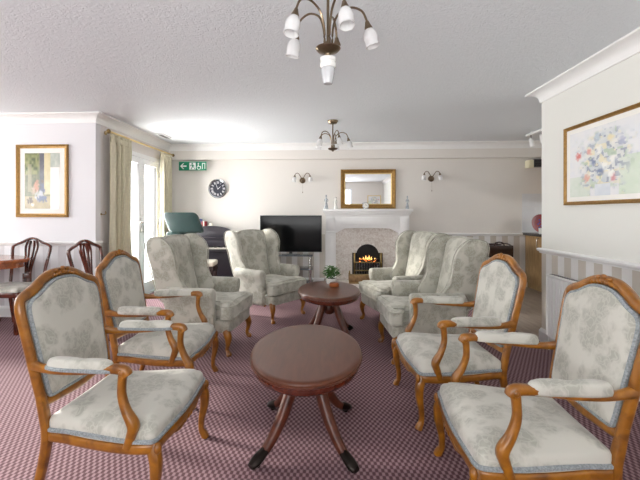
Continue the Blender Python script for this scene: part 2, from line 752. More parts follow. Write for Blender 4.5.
struct('floor', slab(-.1, 0), M['carpet'])
struct('ground', box(B(), -14, XW - .1, -8, 14, -.2, -.101), plain('terrace_paving', srgb(196, 190, 180), .8, var=.1))
struct('floor_kitchen', box(B(), 1.97, XK, 3.98, YB, 0, .004), M['vinyl'])
struct('ceiling', slab(H, H + .1), M['ceiling'])
struct('wall_back', box(B(), XW - .1, XK + .1, YB, YB + .1, 0, H), M['wall_x'])
struct('beam', box(B(), XW, XK, YB - .1, YB, 2.145, H), M['wall_plain'])
struct('wall_right', box(B(), XR, XR + .12, YR - .1, YE, 0, H), M['wall_y'])
struct('wall_left', box(B(), XD - .1, XW, YA, YA + .1, 0, H), M['wall_left'])
# window wall with the french door opening
DY0, DY1, DH = 4.95, 6.22, 2.10
b = B()
box(b, XW - .1, XW, YA + .1, DY0, 0, H)
box(b, XW - .1, XW, DY1, YB, 0, H)
box(b, XW - .1, XW, DY0, DY1, DH, H)
struct('wall_window', b, M['wall_window'])
# dining wall with a wide window
b = B()
box(b, XD - .1, XD, YR, .1, 0, H)
box(b, XD - .1, XD, 4.3, YA, 0, H)
box(b, XD - .1, XD, .1, 4.3, 0, .8)
box(b, XD - .1, XD, .1, 4.3, 2.15, H)
struct('wall_dining', b, M['wall_plain'])
# rear wall with a wide window
b = B()
box(b, XD - .1, -2.4, YR - .1, YR, 0, H)
box(b, .9, XR + .12, YR - .1, YR, 0, H)
box(b, -2.4, .9, YR - .1, YR, 0, .75)
box(b, -2.4, .9, YR - .1, YR, 2.15, H)
struct('wall_rear', b, M['wall_plain'])
b = B()
box(b, XK, XK + .1, YE - .1, 4.9, 0, H)
box(b, XK, XK + .1, 5.9, YB, 0, H)
box(b, XK, XK + .1, 4.9, 5.9, 0, 1.1)
box(b, XK, XK + .1, 4.9, 5.9, 2.1, H)
struct('wall_kitchen_side', b, M['wall_plain'])
struct('wall_kitchen_front', box(B(), XR + .12, XK + .1, YE - .12, YE - .02, 0, H), M['wall_plain'])


def run(profile, p, q, inward, m0=0, m1=0):
    """extrude a (out, z) profile along a straight wall line from p to q; inward is the room side; m0, m1 mitre the ends"""
    bm = B()
    dn = V(q[0] - p[0], q[1] - p[1], 0).normalized()
    p, q, inn = V(p[0], p[1], 0), V(q[0], q[1], 0), V(inward[0], inward[1], 0)
    a = [bm.verts.new(p + inn * o + dn * (m0 * o) + V(0, 0, z)) for o, z in profile]
    c = [bm.verts.new(q + inn * o + dn * (m1 * o) + V(0, 0, z)) for o, z in profile]
    n = len(profile)
    bm.faces.new(a)
    bm.faces.new(c[::-1])
    for i in range(n):
        j = (i + 1) % n
        bm.faces.new((a[i], a[j], c[j], c[i]))
    return bm


cove = [(0, H), (0, H - .105), (.012, H - .105), (.014, H - .09)]
for i in range(7):
    t = i / 6 * PI / 2
    cove.append((.095 - .08 * math.cos(t), H - .088 + .072 * math.sin(t)))
cove += [(.105, H - .014), (.105, H)]
dado = [(0, .85), (.012, .85), (.016, .862), (.03, .872), (.034, .888), (.024, .898), (0, .9)]
skirt = [(0, 0), (.018, 0), (.018, .1), (.01, .12), (.004, .13), (0, .13)]
wl = [
    ((XW, YB - .1), (XK, YB - .1), (0, -1), 1, 0),
    ((XR, YR), (XR, YE), (-1, 0), 0, 1),
    ((XR, YE), (XR + .12, YE), (0, 1), -1, 0),
    ((XD, YA), (XW, YA), (0, -1), 0, 1),
    ((XW, YA), (XW, YB - .1), (1, 0), -1, -1),
]
for i, (p, q, inn, m0, m1) in enumerate(wl):
    struct('trim_%d' % (i + 1), run(cove, p, q, inn, m0, m1), M['white_gloss'], smooth=True)
struct('trim_6', run(dado, (XR, YR), (XR, YE), (-1, 0), 0, 1), M['white_gloss'], smooth=True)
struct('trim_7', run(dado, (XR, YE), (XR + .12, YE), (0, 1), -1, 0), M['white_gloss'], smooth=True)
struct('trim_8', run(dado, (XD, YA), (XW, YA), (0, -1), 0, 1), M['white_gloss'], smooth=True)
struct('trim_9', run(dado, (1.45, YB), (3.22, YB), (0, -1)), M['white_gloss'], smooth=True)
struct('trim_10', run(dado, (XW, YA), (XW, 4.55), (1, 0), -1, 0), M['white_gloss'], smooth=True)
struct('baseboard_right', run(skirt, (XR, YR), (XR, YE), (-1, 0), 0, 1), M['white_gloss'])
struct('baseboard_right_end', run(skirt, (XR, YE), (XR + .12, YE), (0, 1), -1, 0), M['white_gloss'])
struct('baseboard_left', run(skirt, (XD, YA), (XW, YA), (0, -1), 0, 1), M['white_gloss'])
struct('baseboard_back', run(skirt, (XW, YB), (3.22, YB), (0, -1)), M['white_gloss'])
struct('baseboard_window', run(skirt, (XW, YA), (XW, DY0 - .02), (1, 0), -1, 0), M['white_gloss'])

# french door: two leaves in a white frame
d = struct('door_1', B(), M['white_upvc'])
bpy.data.objects.remove(d)
b = B()
box(b, XW - .09, XW + .012, DY0, DY0 + .06, 0, DH, .004)
box(b, XW - .09, XW + .012, DY1 - .06, DY1, 0, DH, .004)
box(b, XW - .09, XW + .012, DY0 + .06, DY1 - .06, DH - .06, DH, .004)
box(b, XW - .09, XW + .012, DY0 + .06, DY1 - .06, 0, .03, .004)
door = struct('door_1', b, M['white_upvc'])
ym = (DY0 + DY1) / 2
for (a, c, hs) in ((DY0 + .065, ym - .003, 1), (ym + .003, DY1 - .065, -1)):
    b = B()
    w_ = .085
    for r_ in ((a, a + w_, .035, DH - .065), (c - w_, c, .035, DH - .065), (a + w_, c - w_, .035, .2), (a + w_, c - w_, DH - .065 - w_, DH - .065)):
        box(b, XW - .075, XW + .004, r_[0], r_[1], r_[2], r_[3], .006)
    lf = obj('door_leaf', b, M['white_upvc'], door)
    obj('pane', box(B(), XW - .045, XW - .037, a + w_, c - w_, .2, DH - .065 - w_), M['glass'], lf)
    yh = c - w_ / 2 if hs == 1 else a + w_ / 2
    b = box(B(), XW + .004, XW + .014, yh - .016, yh + .016, .95, 1.17, .004)
    sweep(b, [(XW + .012, yh, 1.1, .009, .009), (XW + .05, yh, 1.1, .009, .009), (XW + .058, yh - hs * .02, 1.1, .009, .009), (XW + .058, yh - hs * .12, 1.1, .008, .008)], n=8)
    obj('handle', b, M['chrome'], lf)
    b = B()
    for hz in (.3, 1.1, 1.85):
        cyl(b, (XW + .012, a if hs == 1 else c, hz - .045), (XW + .012, a if hs == 1 else c, hz + .045), .011)
    obj('hinge', b, M['chrome'], lf)


def plain_window(name, axis, fixed, a0, a1, z0, z1, nm):
    b = B()
    def bar(u0, u1, w0, w1, th=.05):
        if axis == 'Y':
            box(b, fixed - th, fixed, u0, u1, w0, w1, .004)
        else:
            box(b, u0, u1, fixed - th, fixed, w0, w1, .004)
    bar(a0, a1, z0, z0 + .06)
    bar(a0, a1, z1 - .06, z1)
    for i in range(nm + 1):
        u = a0 + (a1 - a0 - .06) * i / nm
        bar(u, u + .06, z0 + .06, z1 - .06)
    w = struct(name, b, M['white_upvc'])
    b = B()
    if axis == 'Y':
        box(b, fixed - .03, fixed - .024, a0, a1, z0, z1)
    else:
        box(b, a0, a1, fixed - .03, fixed - .024, z0, z1)
    obj('pane', b, M['glass'], w, False)


plain_window('window_1', 'Y', XD - .02, .1, 4.3, .8, 2.15, 3)
plain_window('window_2', 'X', YR - .02, -2.4, .9, .75, 2.15, 3)
plain_window('window_3', 'Y', XK + .07, 4.9, 5.9, 1.1, 2.1, 1)


# ------------------------------------------------------------------ carved open armchairs
def smooth_closed(pts, k=5):
    return [p[:2] for p in cat([tuple(p) for p in pts], k, True)]


def make_armchair():
    """faces +X; origin at the floor under the seat centre; front feet at x = .246"""
    t = thing('carved_armchair', 'x', 'armchair', group='carved open armchairs')
    FX, RX = .246, -.246
    # seat cushion
    plan = [(FX + .025, 0), (FX + .02, .12), (FX + .012, .22), (FX + .005, .285), (FX - .03, .305), (FX - .14, .298), (FX - .28, .272), (FX - .40, .252), (RX + .01, .242), (RX - .005, .2), (RX - .005, 0)]
    full = plan + [(x, -y) for x, y in plan[-2:0:-1]]
    out = smooth_closed(full, 4)
    seat = obj('seat', puff(B(), out, (0, 0, 0), (1, 0, 0), (0, 1, 0), (0, 0, 1), .30, .372, .034, .03), M['fab'], t, auto=80)
    b = B()
    tube(b, [(x * 1.006, y * 1.006, .318) for x, y in out[::2]], .010, 6, 2, True)
    obj('piping', b, M['braid'], seat)
    # seat rail: serpentine, deeper in the middle of the sides, carved front
    b = B()
    rp = []
    for i, (x, y) in enumerate(full):
        mid = 1 - min(1, abs(x - 0.0) / .24) if abs(y) > .2 else (.6 - abs(y) * 2.2)
        mid = max(0, mid)
        rp.append((x * .985, y * .985, .290 - .010 * mid, .014, .021))
    sweep(b, rp, n=12, power=3.2, k=4, closed=True)
    obj('seat_rail', b, M['oak'], t, auto=60)
    b = B()
    for s in (-1, 0, 1):
        ball(b, (FX + .032 - abs(s) * .002, s * .035, .268 + .004 * (s == 0)), .014, .45, 1.3, .9)
    for s in (-1, 1):
        tube(b, [(FX + .03, s * .05, .272), (FX + .027, s * .09, .262), (FX + .022, s * .13, .268), (FX + .018, s * .17, .282)], .007, 6, 3)
    obj('carving', b, M['oak'], t)
    # front cabriole legs
    for s in (-1, 1):
        b = B()
        y0 = s * .286
        sweep(b, [(FX - .018, y0 - s * .012, .325, .02, .02), (FX - .006, y0 - s * .004, .285, .025, .025), (FX + .010, y0 + s * .006, .235, .025, .025),
                  (FX + .008, y0 + s * .004, .17, .0215, .0215), (FX - .004, y0 - s * .002, .1, .0165, .0165), (FX - .004, y0 - s * .002, .045, .0155, .0155),
                  (FX + .008, y0 + s * .003, .02, .019, .019), (FX + .016, y0 + s * .006, .0, .020, .020)], up=(0, 1, 0), n=12, power=2.6, k=5)
        ball(b, (FX + .018, y0 + s * .008, .29), .022, .7, .9, 1.1)
        obj('leg', b, M['oak'], t)
    # back frame: stiles, crest and bottom rail in the raked back plane
    def bp(y, z):
        return (RX - .005 - (z - .33) * .107 / .54, y, z)
    half = [(0, .948), (.06, .944), (.115, .925), (.17, .896), (.215, .88), (.25, .862), (.262, .82), (.258, .74), (.25, .62), (.242, .5), (.235, .42)]
    b = B()
    crest = [bp(y, z) + ((.017 if abs(y) > .22 else .022), .019) for y, z in ([(-y, z) for y, z in half[::-1]] + half[1:])]
    sweep(b, crest, up=(1, 0, .2), n=12, power=2.8, k=5)
    sweep(b, [bp(-.238, .425) + (.02, .018), bp(-.12, .418) + (.022, .018), bp(0, .414) + (.024, .018), bp(.12, .418) + (.022, .018), bp(.238, .425) + (.02, .018)], up=(1, 0, .2), n=12, power=2.8)
    frame = obj('back_frame', b, M['oak'], t, auto=60)
    b = B()
    x0 = bp(0, .95)[0] + .02
    for (y, z, r, a) in ((0, .95, .016, 1), (-.025, .945, .014, 1), (.025, .945, .014, 1), (-.05, .94, .012, 1), (.05, .94, .012, 1), (0, .966, .014, 1), (-.035, .96, .012, 1), (.035, .96, .012, 1), (-.075, .934, .01, 1), (.075, .934, .01, 1)):
        ball(b, (x0, y, z), r, .8, 1.2, .8)
    for s in (-1, 1):
        tube(b, [(x0, s * .08, .938), (x0, s * .105, .925), (x0, s * .13, .916), (x0 + .002, s * .15, .902)], .006, 6, 3)
    obj('carving', b, M['oak'], frame)
    # rear legs continue the stiles down and kick back
    for s in (-1, 1):
        b = B()
        sweep(b, [bp(s * .237, .46) + (.017, .02), bp(s * .236, .38) + (.018, .023), (RX - .002, s * .236, .31, .019, .024), (RX - .006, s * .236, .24, .019, .022),
                  (RX - .03, s * .237, .12, .018, .02), (RX - .062, s * .238, 0, .017, .019)], up=(0, 1, 0), n=12, power=2.8, k=5)
        obj('leg', b, M['oak'], t)
    # back pad, upholstered on both sides
    inn = [(0, .922), (.06, .918), (.11, .9), (.16, .874), (.205, .858), (.232, .838), (.240, .8), (.236, .73), (.228, .62), (.221, .52), (.213, .448), (.19, .438), (.1, .435), (0, .433)]
    pl = smooth_closed(inn + [(-y, z) for y, z in inn[-2:0:-1]], 3)
    tl = math.atan2(.107, .54)
    e_y = (0, 1, 0)
    e_z = (-math.sin(tl), 0, math.cos(tl))
    e_n = (math.cos(tl), 0, math.sin(tl))
    o0 = bp(0, .33)
    pad2 = [(y, (z - .33) / math.cos(tl)) for y, z in pl]
    pad = obj('backrest', puff(B(), pad2, o0, e_y, e_z, e_n, -.018, .026, .014, .018, True), M['fab'], t, auto=80)
    b = B()
    O, ey_, ez_, en_ = V(*o0), V(*e_y), V(*e_z), V(*e_n)
    for sgn in (.017, -.016):
        tube(b, [tuple(O + ey_ * (y * .975) + ez_ * (.33 + (z - .33) * .985 + 0) + en_ * sgn) for y, z in [(p[0], p[1]) for p in pad2[::2]]], .0105, 6, 2, True, up=e_n)
    obj('piping', b, M['braid'], pad)
    # arms
    for s in (-1, 1):
        b = B()
        ax = bp(0, .6)[0]
        sweep(b, [(ax + .0, s * .250, .592, .016, .022), (ax + .06, s * .262, .584, .016, .017), (ax + .14, s * .276, .582, .020, .014), (ax + .25, s * .287, .588, .021, .014),
                  (ax + .32, s * .292, .598, .020, .016), (FX - .15, s * .295, .604, .021, .02), (FX - .118, s * .296, .596, .022, .023), (FX - .106, s * .296, .578, .022, .018)], n=12, power=2.8)
        # support: sweeps down and forward, then back into the rail
        sweep(b, [(FX - .122, s * .296, .60, .019, .02), (FX - .128, s * .297, .555, .016, .018), (FX - .128, s * .299, .50, .0155, .019), (FX - .108, s * .302, .44, .017, .021),
                  (FX - .078, s * .304, .385, .021, .026), (FX - .085, s * .302, .345, .02, .024), (FX - .105, s * .297, .29, .018, .02)], up=(0, 1, 0), n=12, power=2.8)
        for q in (-1, 1):
            ball(b, (FX - .122, s * .296 + q * .021, .594), .012, 1, .45, 1)
        arm = obj('armrest', b, M['oak'], t, auto=60)
        # pad on the arm
        x0_, x1_ = ax + .085, FX - .165
        L = x1_ - x0_
        po = []
        for i in range(28):
            a = 2 * PI * i / 28
            c_, s_ = math.cos(a), math.sin(a)
            po.append(((x0_ + x1_) / 2 + L / 2 * math.copysign(abs(c_) ** .6, c_), s * .2815 + .03 * math.copysign(abs(s_) ** .7, s_) + s * .012 * c_))
        pd = obj('arm_pad', rings_solid(B(), po, (0, 0, .592), (1, 0, 0), (0, 1, 0), (0, 0, 1), [(.02, -.004), (.002, -.002), (0, .008), (.002, .02), (.006, .031), (.013, .039), (.026, .043)]), M['fab'], arm, auto=80)
        bb = B()
        tube(bb, [(x, y, .597) for x, y in po[::2]], .0085, 6, 2, True)
        obj('piping', bb, M['braid'], pd)
    return t


AC = make_armchair()


def put_arm(front, yaw, label, first=False):
    fx, fy = front
    loc = (fx - .246 * math.cos(yaw), fy - .246 * math.sin(yaw), 0)
    if first:
        AC.location = loc
        AC.rotation_euler = (0, 0, yaw)
        AC['label'] = label
        return AC
    return dup(AC, loc, yaw, label)


put_arm((-.695, 1.826), -.019, 'carved honey oak armchair with sage damask pads in the left foreground', True)
put_arm((-.885, 2.712), .014, 'carved honey oak armchair behind the left foreground one, beside the nearest left wing chair')
put_arm((.559, 1.734), 3.091, 'carved honey oak armchair in the right foreground, its back before the white radiator')
put_arm((.516, 2.547), 3.19, 'carved honey oak armchair on the right between wing chair and right foreground armchair')


# ------------------------------------------------------------------ wing chairs
def make_wing():
    """faces +X; origin on the floor midway between the front feet"""
    t = thing('wing_chair', 'x', 'armchair', group='wing chairs')
    fab = M['fab_wing']
    # base: front and side rails, upholstered
    obj('base', box(B(), -.60, .02, -.285, .285, .19, .306, .02, 3), fab, t)
    # seat cushion, T-shaped
    out = smooth_closed([(.05, 0), (.052, .15), (.05, .26), (.035, .3), (-.02, .31), (-.055, .295), (-.07, .25), (-.2, .245), (-.40, .245), (-.5, .24), (-.52, .2), (-.52, 0),
                         (-.52, -.2), (-.5, -.24), (-.40, -.245), (-.2, -.245), (-.07, -.25), (-.055, -.295), (-.02, -.31), (.035, -.3), (.05, -.26), (.052, -.15)], 3)
    cu = obj('seat_cushion', puff(B(), out, (0, 0, 0), (1, 0, 0), (0, 1, 0), (0, 0, 1), .316, .44, .045, .022), fab, t, auto=80)
    b = B()
    for z in (.325, .425):
        tube(b, [(x * 1.0 - .002, y * .995, z) for x, y in out[::2]], .006, 6, 2, True)
    obj('piping', b, fab, cu)
    # back: raked panel
    tl = math.atan2(.17, .75)
    e_z = (-math.sin(tl), 0, math.cos(tl))
    e_n = (math.cos(tl), 0, math.sin(tl))
    def bx(z):
        return -.50 - (z - .3) * .17 / .75
    bo = smooth_closed([(0, .775), (.12, .772), (.2, .755), (.245, .72), (.25, .6), (.245, .4), (.235, .2), (.23, 0), (.12, -.02), (0, -.02), (-.12, -.02), (-.23, 0), (-.235, .2), (-.245, .4), (-.25, .6), (-.245, .72), (-.2, .755), (-.12, .772)], 3)
    bk = obj('backrest', puff(B(), bo, (bx(.27), 0, .27), (0, 1, 0), e_z, e_n, -.09, .03, .035, .035), fab, t, auto=80)
    b = B()
    en, ez_, o0 = V(*e_n), V(*e_z), V(bx(.27), 0, .27)
    tube(b, [tuple(o0 + V(0, y * .97, 0) + ez_ * (z * .985) + en * .028) for y, z in bo[::2]], .005, 6, 2, True, up=e_n)
    obj('piping', b, fab, bk)
    # wings
    for s in (-1, 1):
        wo = smooth_closed([(bx(.55) - .08, .45), (bx(.8) - .09, .75), (bx(.95) - .09, .93), (bx(1.0) - .055, 1.0), (bx(1.0) + .03, 1.02), (bx(1.0) + .095, 1.002), (bx(.93) + .145, .945), (bx(.85) + .165, .86), (bx(.75) + .15, .76),
                            (bx(.65) + .14, .67), (bx(.6) + .165, .595), (bx(.5) + .21, .5), (bx(.4) + .1, .42)], 4)
        spl = math.sin(rad(9))
        ey_ = (-spl * 0, 0, 1)
        O = (0, s * .255, 0)
        b = rings_solid(B(), wo, O, (1, 0, 0), (0, s * .09, 1), (0, s, 0), [(.2, .008), (.06, .008), (.015, .012), (.003, .022), (0, .036), (.003, .05), (.015, .062), (.06, .068), (.2, .068)])
        for v in b.verts:   # wings open outwards towards the front
            k = max(0, v.co.x - (-.62))
            hz = min(1, max(0, (v.co.z - .5) / .35))
            v.co.y += s * (.16 * k * hz - .062 - .03 * (1 - hz))
        wg = obj('wing', b, fab, t, auto=80)
        b = B()
        tube(b, [(x, s * .255 + s * z * .09 + s * .064, z) for x, z in wo[::2]], .004, 6, 2, True, up=(0, 1, 0))
        tube(b, [(x, s * .255 + s * z * .09 + s * .012, z) for x, z in wo[::2]], .004, 6, 2, True, up=(0, 1, 0))
        for v in b.verts:
            k = max(0, v.co.x - (-.62))
            hz = min(1, max(0, (v.co.z - .5) / .35))
            v.co.y += s * (.16 * k * hz - .062 - .03 * (1 - hz))
        obj('piping', b, fab, wg)
        # arm: scrolled panel along the side
        sec = [(.0, .2), (.0, .46), (-.006, .52), (.0, .558), (.03, .58), (.07, .578), (.098, .552), (.1, .515), (.085, .48), (.068, .42), (.064, .3), (.062, .2)]
        q = [p[:2] for p in cat([(a, c) for a, c in sec], 3, True)]
        b = rings_solid(B(), q, (-.56, s * .262, 0), (0, s, 0), (0, 0, 1), (1, 0, 0), [(.03, 0), (0, .02), (0, .2), (0, .4), (0, .425), (.003, .44), (.01, .45), (.03, .454)])
        obj('arm', b, fab, t, auto=70)
        # legs
        b = B()
        y0 = s * .262
        sweep(b, [(-.02, y0, .215, .03, .03), (-.006, y0 + s * .004, .19, .034, .034), (.008, y0 + s * .01, .15, .03, .03), (.004, y0 + s * .008, .1, .021, .021), (-.006, y0, .055, .016, .016), (.0, y0 + s * .003, .03, .019, .019), (.012, y0 + s * .008, .012, .026, .026), (.012, y0 + s * .008, 0, .024, .024)], up=(0, 1, 0), n=12, k=5)
        obj('leg', b, M['oak'], t)
        b = B()
        sweep(b, [(-.57, s * .24, .21, .022, .022), (-.585, s * .24, .12, .019, .019), (-.62, s * .24, 0, .016, .016)], up=(0, 1, 0), n=10, power=3)
        obj('leg', b, M['oak'], t)
    return t


WC = make_wing()
WC.location = (-.835, 3.6, 0)
WC.rotation_euler = (0, 0, rad(-7))
WC['label'] = 'sage damask wing chair on the left, before the french door'
dup(WC, (-.466, 4.555, 0), rad(-35), 'sage damask wing chair on the left standing before the television')
dup(WC, (.485, 4.32, 0), rad(197), 'sage damask wing chair on the right, nearest the fireplace')
dup(WC, (.535, 3.5, 0), rad(184), 'sage damask wing chair on the right, between the fireside wing chair and carved armchair')


# ------------------------------------------------------------------ oval pedestal coffee tables
def ell(a, c, n=56):
    return [(a * math.cos(2 * PI * i / n), c * math.sin(2 * PI * i / n)) for i in range(n)]


def make_table():
    t = thing('coffee_table', 'x', 'coffee table', group='oval pedestal coffee tables')
    A_, C_ = .30, .46
    top = obj('tabletop', rings_solid(B(), ell(A_, C_), (0, 0, 0), (1, 0, 0), (0, 1, 0), (0, 0, 1), [(.05, .462), (.004, .463), (0, .470), (0, .478), (.004, .486), (.012, .49), (.03, .49), (.06, .49), (.2, .49)]), M['mahog_top'], t, auto=50)
    b = B()
    n = 168
    sweep(b, [(A_ * math.cos(2 * PI * i / n), C_ * math.sin(2 * PI * i / n), .466, .0058 if i % 2 else .0036, .0058 if i % 2 else .0042) for i in range(n)], n=8, closed=True, smooth=False)
    obj('carved_edge', b, M['mahog'], top)
    obj('apron', rings_solid(B(), ell(A_ - .006, C_ - .006), (0, 0, 0), (1, 0, 0), (0, 1, 0), (0, 0, 1), [(.06, .424), (.014, .424), (.006, .428), (.001, .438), (0, .45), (.001, .46), (.03, .463)]), M['mahog_red'], t, auto=50)
    b = B()
    lathe(b, [(.05, .26), (.06, .275), (.066, .29), (.058, .305), (.05, .33), (.052, .36), (.075, .39), (.095, .428)], n=24)
    ball(b, (0, 0, .262), .045, 1, 1, .5)
    box(b, -.06, .06, -.07, .07, .34, .426, .006)
    obj('pedestal', b, M['mahog'], t)
    for sx in (-1, 1):
        for sy in (-1, 1):
            dx, dy = sx * .225, sy * .275
            def at(f, z, w, h):
                return (dx * f, dy * f, z, w, h)
            b = sweep(B(), [at(.19, .425, .028, .034), at(.25, .37, .028, .034), at(.36, .285, .028, .032), at(.53, .18, .027, .029), at(.74, .092, .024, .024), at(.9, .05, .021, .02), at(.96, .042, .02, .018)], up=(0, 0, 1), n=12, power=3, k=5)
            lg = obj('leg', b, M['mahog'], t, auto=60)
            b = sweep(B(), [at(.86, .058, .024, .022), at(.96, .042, .028, .025), at(1.05, .028, .029, .022), at(1.12, .02, .02, .015)], up=(0, 0, 1), n=12)
            px, py = -dy / math.hypot(dx, dy), dx / math.hypot(dx, dy)
            for q in (-1, 0, 1):
                ball(b, (dx * 1.09 + px * q * .014, dy * 1.09 + py * q * .014, .02), .011)
            cyl(b, (dx * 1.0 + px * .01, dy * 1.0 + py * .01, .013), (dx * 1.0 - px * .01, dy * 1.0 - py * .01, .013), .013)
            obj('paw_foot', b, M['dark_metal'], lg)
    return t


T1 = make_table()
T1.location = (-.118, 2.155, 0)
T1.rotation_euler = (0, 0, 0)
T1['label'] = 'oval mahogany pedestal coffee table with a bare top in the foreground'
T2 = dup(T1, (.01, 3.84, 0), rad(2), 'oval mahogany pedestal coffee table carrying the potted plant, between the wing chairs')
T1.location = (-.118, 2.155, 0)

# plant on the further table
pt = thing('potted_plant', 'small bushy green plant in a white pot on the further coffee table', 'plant', (.035, 4.12, .49))
obj('pot', lathe(B(), [(.0, 0), (.045, 0), (.05, .005), (.058, .05), (.06, .06), (.056, .06), (.052, .05), (0, .05)], n=24), M['porcelain'], pt)
obj('soil', lathe(B(), [(0, .05), (.051, .05), (.045, .054), (0, .056)], n=16), M['soil'], pt)
b = B()
rn = random.Random(3)
for i in range(190):
    a, el, r = rn.uniform(0, 2 * PI), rn.uniform(-.1, 1.3), rn.uniform(.03, .1)
    c = V(r * math.cos(a) * math.cos(el), r * math.sin(a) * math.cos(el), .085 + r * 1.15 * math.sin(el))
    dr = V(math.cos(a + rn.uniform(-.8, .8)), math.sin(a + rn.uniform(-.8, .8)), rn.uniform(-.3, .6)).normalized()
    sd = dr.cross(V(rn.uniform(-.4, .4), rn.uniform(-.4, .4), 1)).normalized()
    L_, w_ = rn.uniform(.022, .036), rn.uniform(.007, .012)
    up_ = sd.cross(dr)
    vs = [b.verts.new(c - dr * L_), b.verts.new(c + sd * w_ - up_ * .002), b.verts.new(c + dr * L_ - up_ * .006), b.verts.new(c - sd * w_ - up_ * .002), b.verts.new(c + up_ * .003)]
    for i_, j_ in ((0, 1), (1, 2), (2, 3), (3, 0)):
        b.faces.new((vs[i_], vs[j_], vs[4]))
obj('foliage', b, M['leaf'], pt)
b = B()
for i in range(9):
    a = rn.uniform(0, 2 * PI)
    tube(b, [(.01 * math.cos(a), .01 * math.sin(a), .05), (.03 * math.cos(a), .03 * math.sin(a), .09), (.06 * math.cos(a), .06 * math.sin(a), .14)], .002, 5, 3)
obj('stem', b, M['leaf'], pt)
ch = thing('coaster_holder', 'small round copper-coloured coaster holder beside the potted plant', 'coasters', (.062, 3.95, .49))
obj('holder', lathe(B(), [(0, 0), (.04, 0), (.048, .004), (.05, .012), (.05, .03), (.046, .03), (.046, .02), (0, .02)], n=24), M['copper'], ch)
obj('coaster', lathe(B(), [(0, .02), (.044, .02), (.044, .038), (.04, .041), (0, .041)], n=24), M['copper'], ch)

# ------------------------------------------------------------------ fireplace
FXL, FXR = -.085, 1.385
fc = (FXL + FXR) / 2
fp = thing('fireplace', 'white fireplace surround with pale marble panel and lit fire on the back wall', 'fireplace', (fc, YB, 0))
hw = (FXR - FXL) / 2


def fl(x):           # world x to fireplace-local
    return x - fc


b = B()
box(b, -hw, hw, -.24, 0, 1.255, 1.3, .008)
box(b, -hw + .02, hw - .02, -.215, 0, 1.225, 1.256, .01)
box(b, -hw + .035, hw - .035, -.195, 0, 1.2, 1.226, .006)
obj('mantel_shelf', b, M['white_gloss'], fp)
# frieze with a shallow arched lower edge
pw = .165
fr = [(-hw + .05, 1.2), (-hw + .05, .9), (-hw + .05 + pw, .9), (-hw + .05 + pw + .14, .975), (-.18, .985), (0, .988), (.18, .985), (hw - .05 - pw - .14, .975), (hw - .05 - pw, .9), (hw - .05, .9), (hw - .05, 1.2)]
b = B()
prism(b, fr, (0, -.17, 0), (1, 0, 0), (0, 0, 1), (0, 1, 0), .17, .004)
box(b, -hw + .3, hw - .3, -.18, -.17, 1.04, 1.16, .004)
obj('frieze', b, M['white_gloss'], fp, auto=30)
for s in (-1, 1):
    b = B()
    xa, xb = sorted((s * (hw - .05), s * (hw - .05 - pw)))
    box(b, xa, xb, -.17, 0, .16, .9, .004)
    box(b, xa - .0, xb + .0, -.19, 0, 0, .17, .006)
    box(b, xa + .03, xb - .03, -.182, -.17, .22, .84, .006)
    box(b, xa + .06, xb - .06, -.188, -.18, .26, .8, .004)
    box(b, xa - .0, xb + .0, -.185, -.1, .9, .93, .006)
    box(b, xa + .02, xb - .02, -.182, -.17, .96, 1.16, .006)
    obj('pilaster', b, M['white_gloss'], fp)
# marble back panel with an arched opening
ox = fl(.662)
ow = .255
b = B()
iw = hw - .05 - pw
arch = [(ox + ow * .86 * math.cos(a) if 0 < a < PI else 0, 0) for a in (0,)]
arc = [(ox - .19 * math.cos(PI * i / 16), .53 + .18 * math.sin(PI * i / 16)) for i in range(17)]
outer = [(-iw, .0), (-iw, .99), (iw, .99), (iw, .0), (ox + ow, .0), (ox + ow, .565), (ox + .19, .565)] + arc[::-1][1:-1] + [(ox - .19, .565), (ox - ow, .565), (ox - ow, .0)]
prism(b, outer, (0, -.06, 0), (1, 0, 0), (0, 0, 1), (0, 1, 0), .058)
obj('marble_panel', b, M['marble'], fp, False)
obj('hearth', box(B(), -hw + .02, hw - .02, -.52, -.0, 0, .12, .006), M['marble'], fp)
# fire insert
fi = obj('firebox', prism(B(), [(ox - ow - .01, .12), (ox + ow + .01, .12), (ox + ow + .01, .575), (ox + .2, .575)] + [(ox + .2 * math.cos(PI * i / 16), .53 + .19 * math.sin(PI * i / 16)) for i in range(2, 15)] + [(ox - .2, .575), (ox - ow - .01, .575)], (0, -.05, 0), (1, 0, 0), (0, 0, 1), (0, 1, 0), .045), M['black'], fp, False)
b = B()
for s in (-1, 1):
    box(b, ox + s * (ow - .035) - .012, ox + s * (ow - .035) + .012, -.125, -.05, .22, .55, .004)
    ball(b, (ox + s * (ow - .035), -.1, .555), .016)
box(b, ox - ow + .02, ox + ow - .02, -.135, -.12, .405, .42, .003)
box(b, ox - ow + .02, ox + ow - .02, -.135, -.12, .27, .285, .003)
obj('grate_trim', b, M['brass'], fi)
b = B()
for i in range(15):
    x = ox - .19 + .38 * i / 14
    cyl(b, (x, -.125, .16), (x, -.125, .41), .006, 8)
box(b, ox - ow + .02, ox + ow - .02, -.128, -.06, .12, .165, .003)
obj('grate', b, M['chrome'], fi)
b = B()
for i in range(46):
    ball(b, (ox + rn.uniform(-.18, .18), rn.uniform(-.11, -.06), rn.uniform(.40, .46)), rn.uniform(.018, .03), 1, .8, .8, 7, 5)
obj('coals', b, M['ember'], fi)
b = B()
for i in range(26):
    ball(b, (ox + rn.uniform(-.15, .15), rn.uniform(-.115, -.1), rn.uniform(.425, .47)), rn.uniform(.008, .014), 1.3, .8, .7, 6, 4)
obj('embers', b, M['glow'], fi)
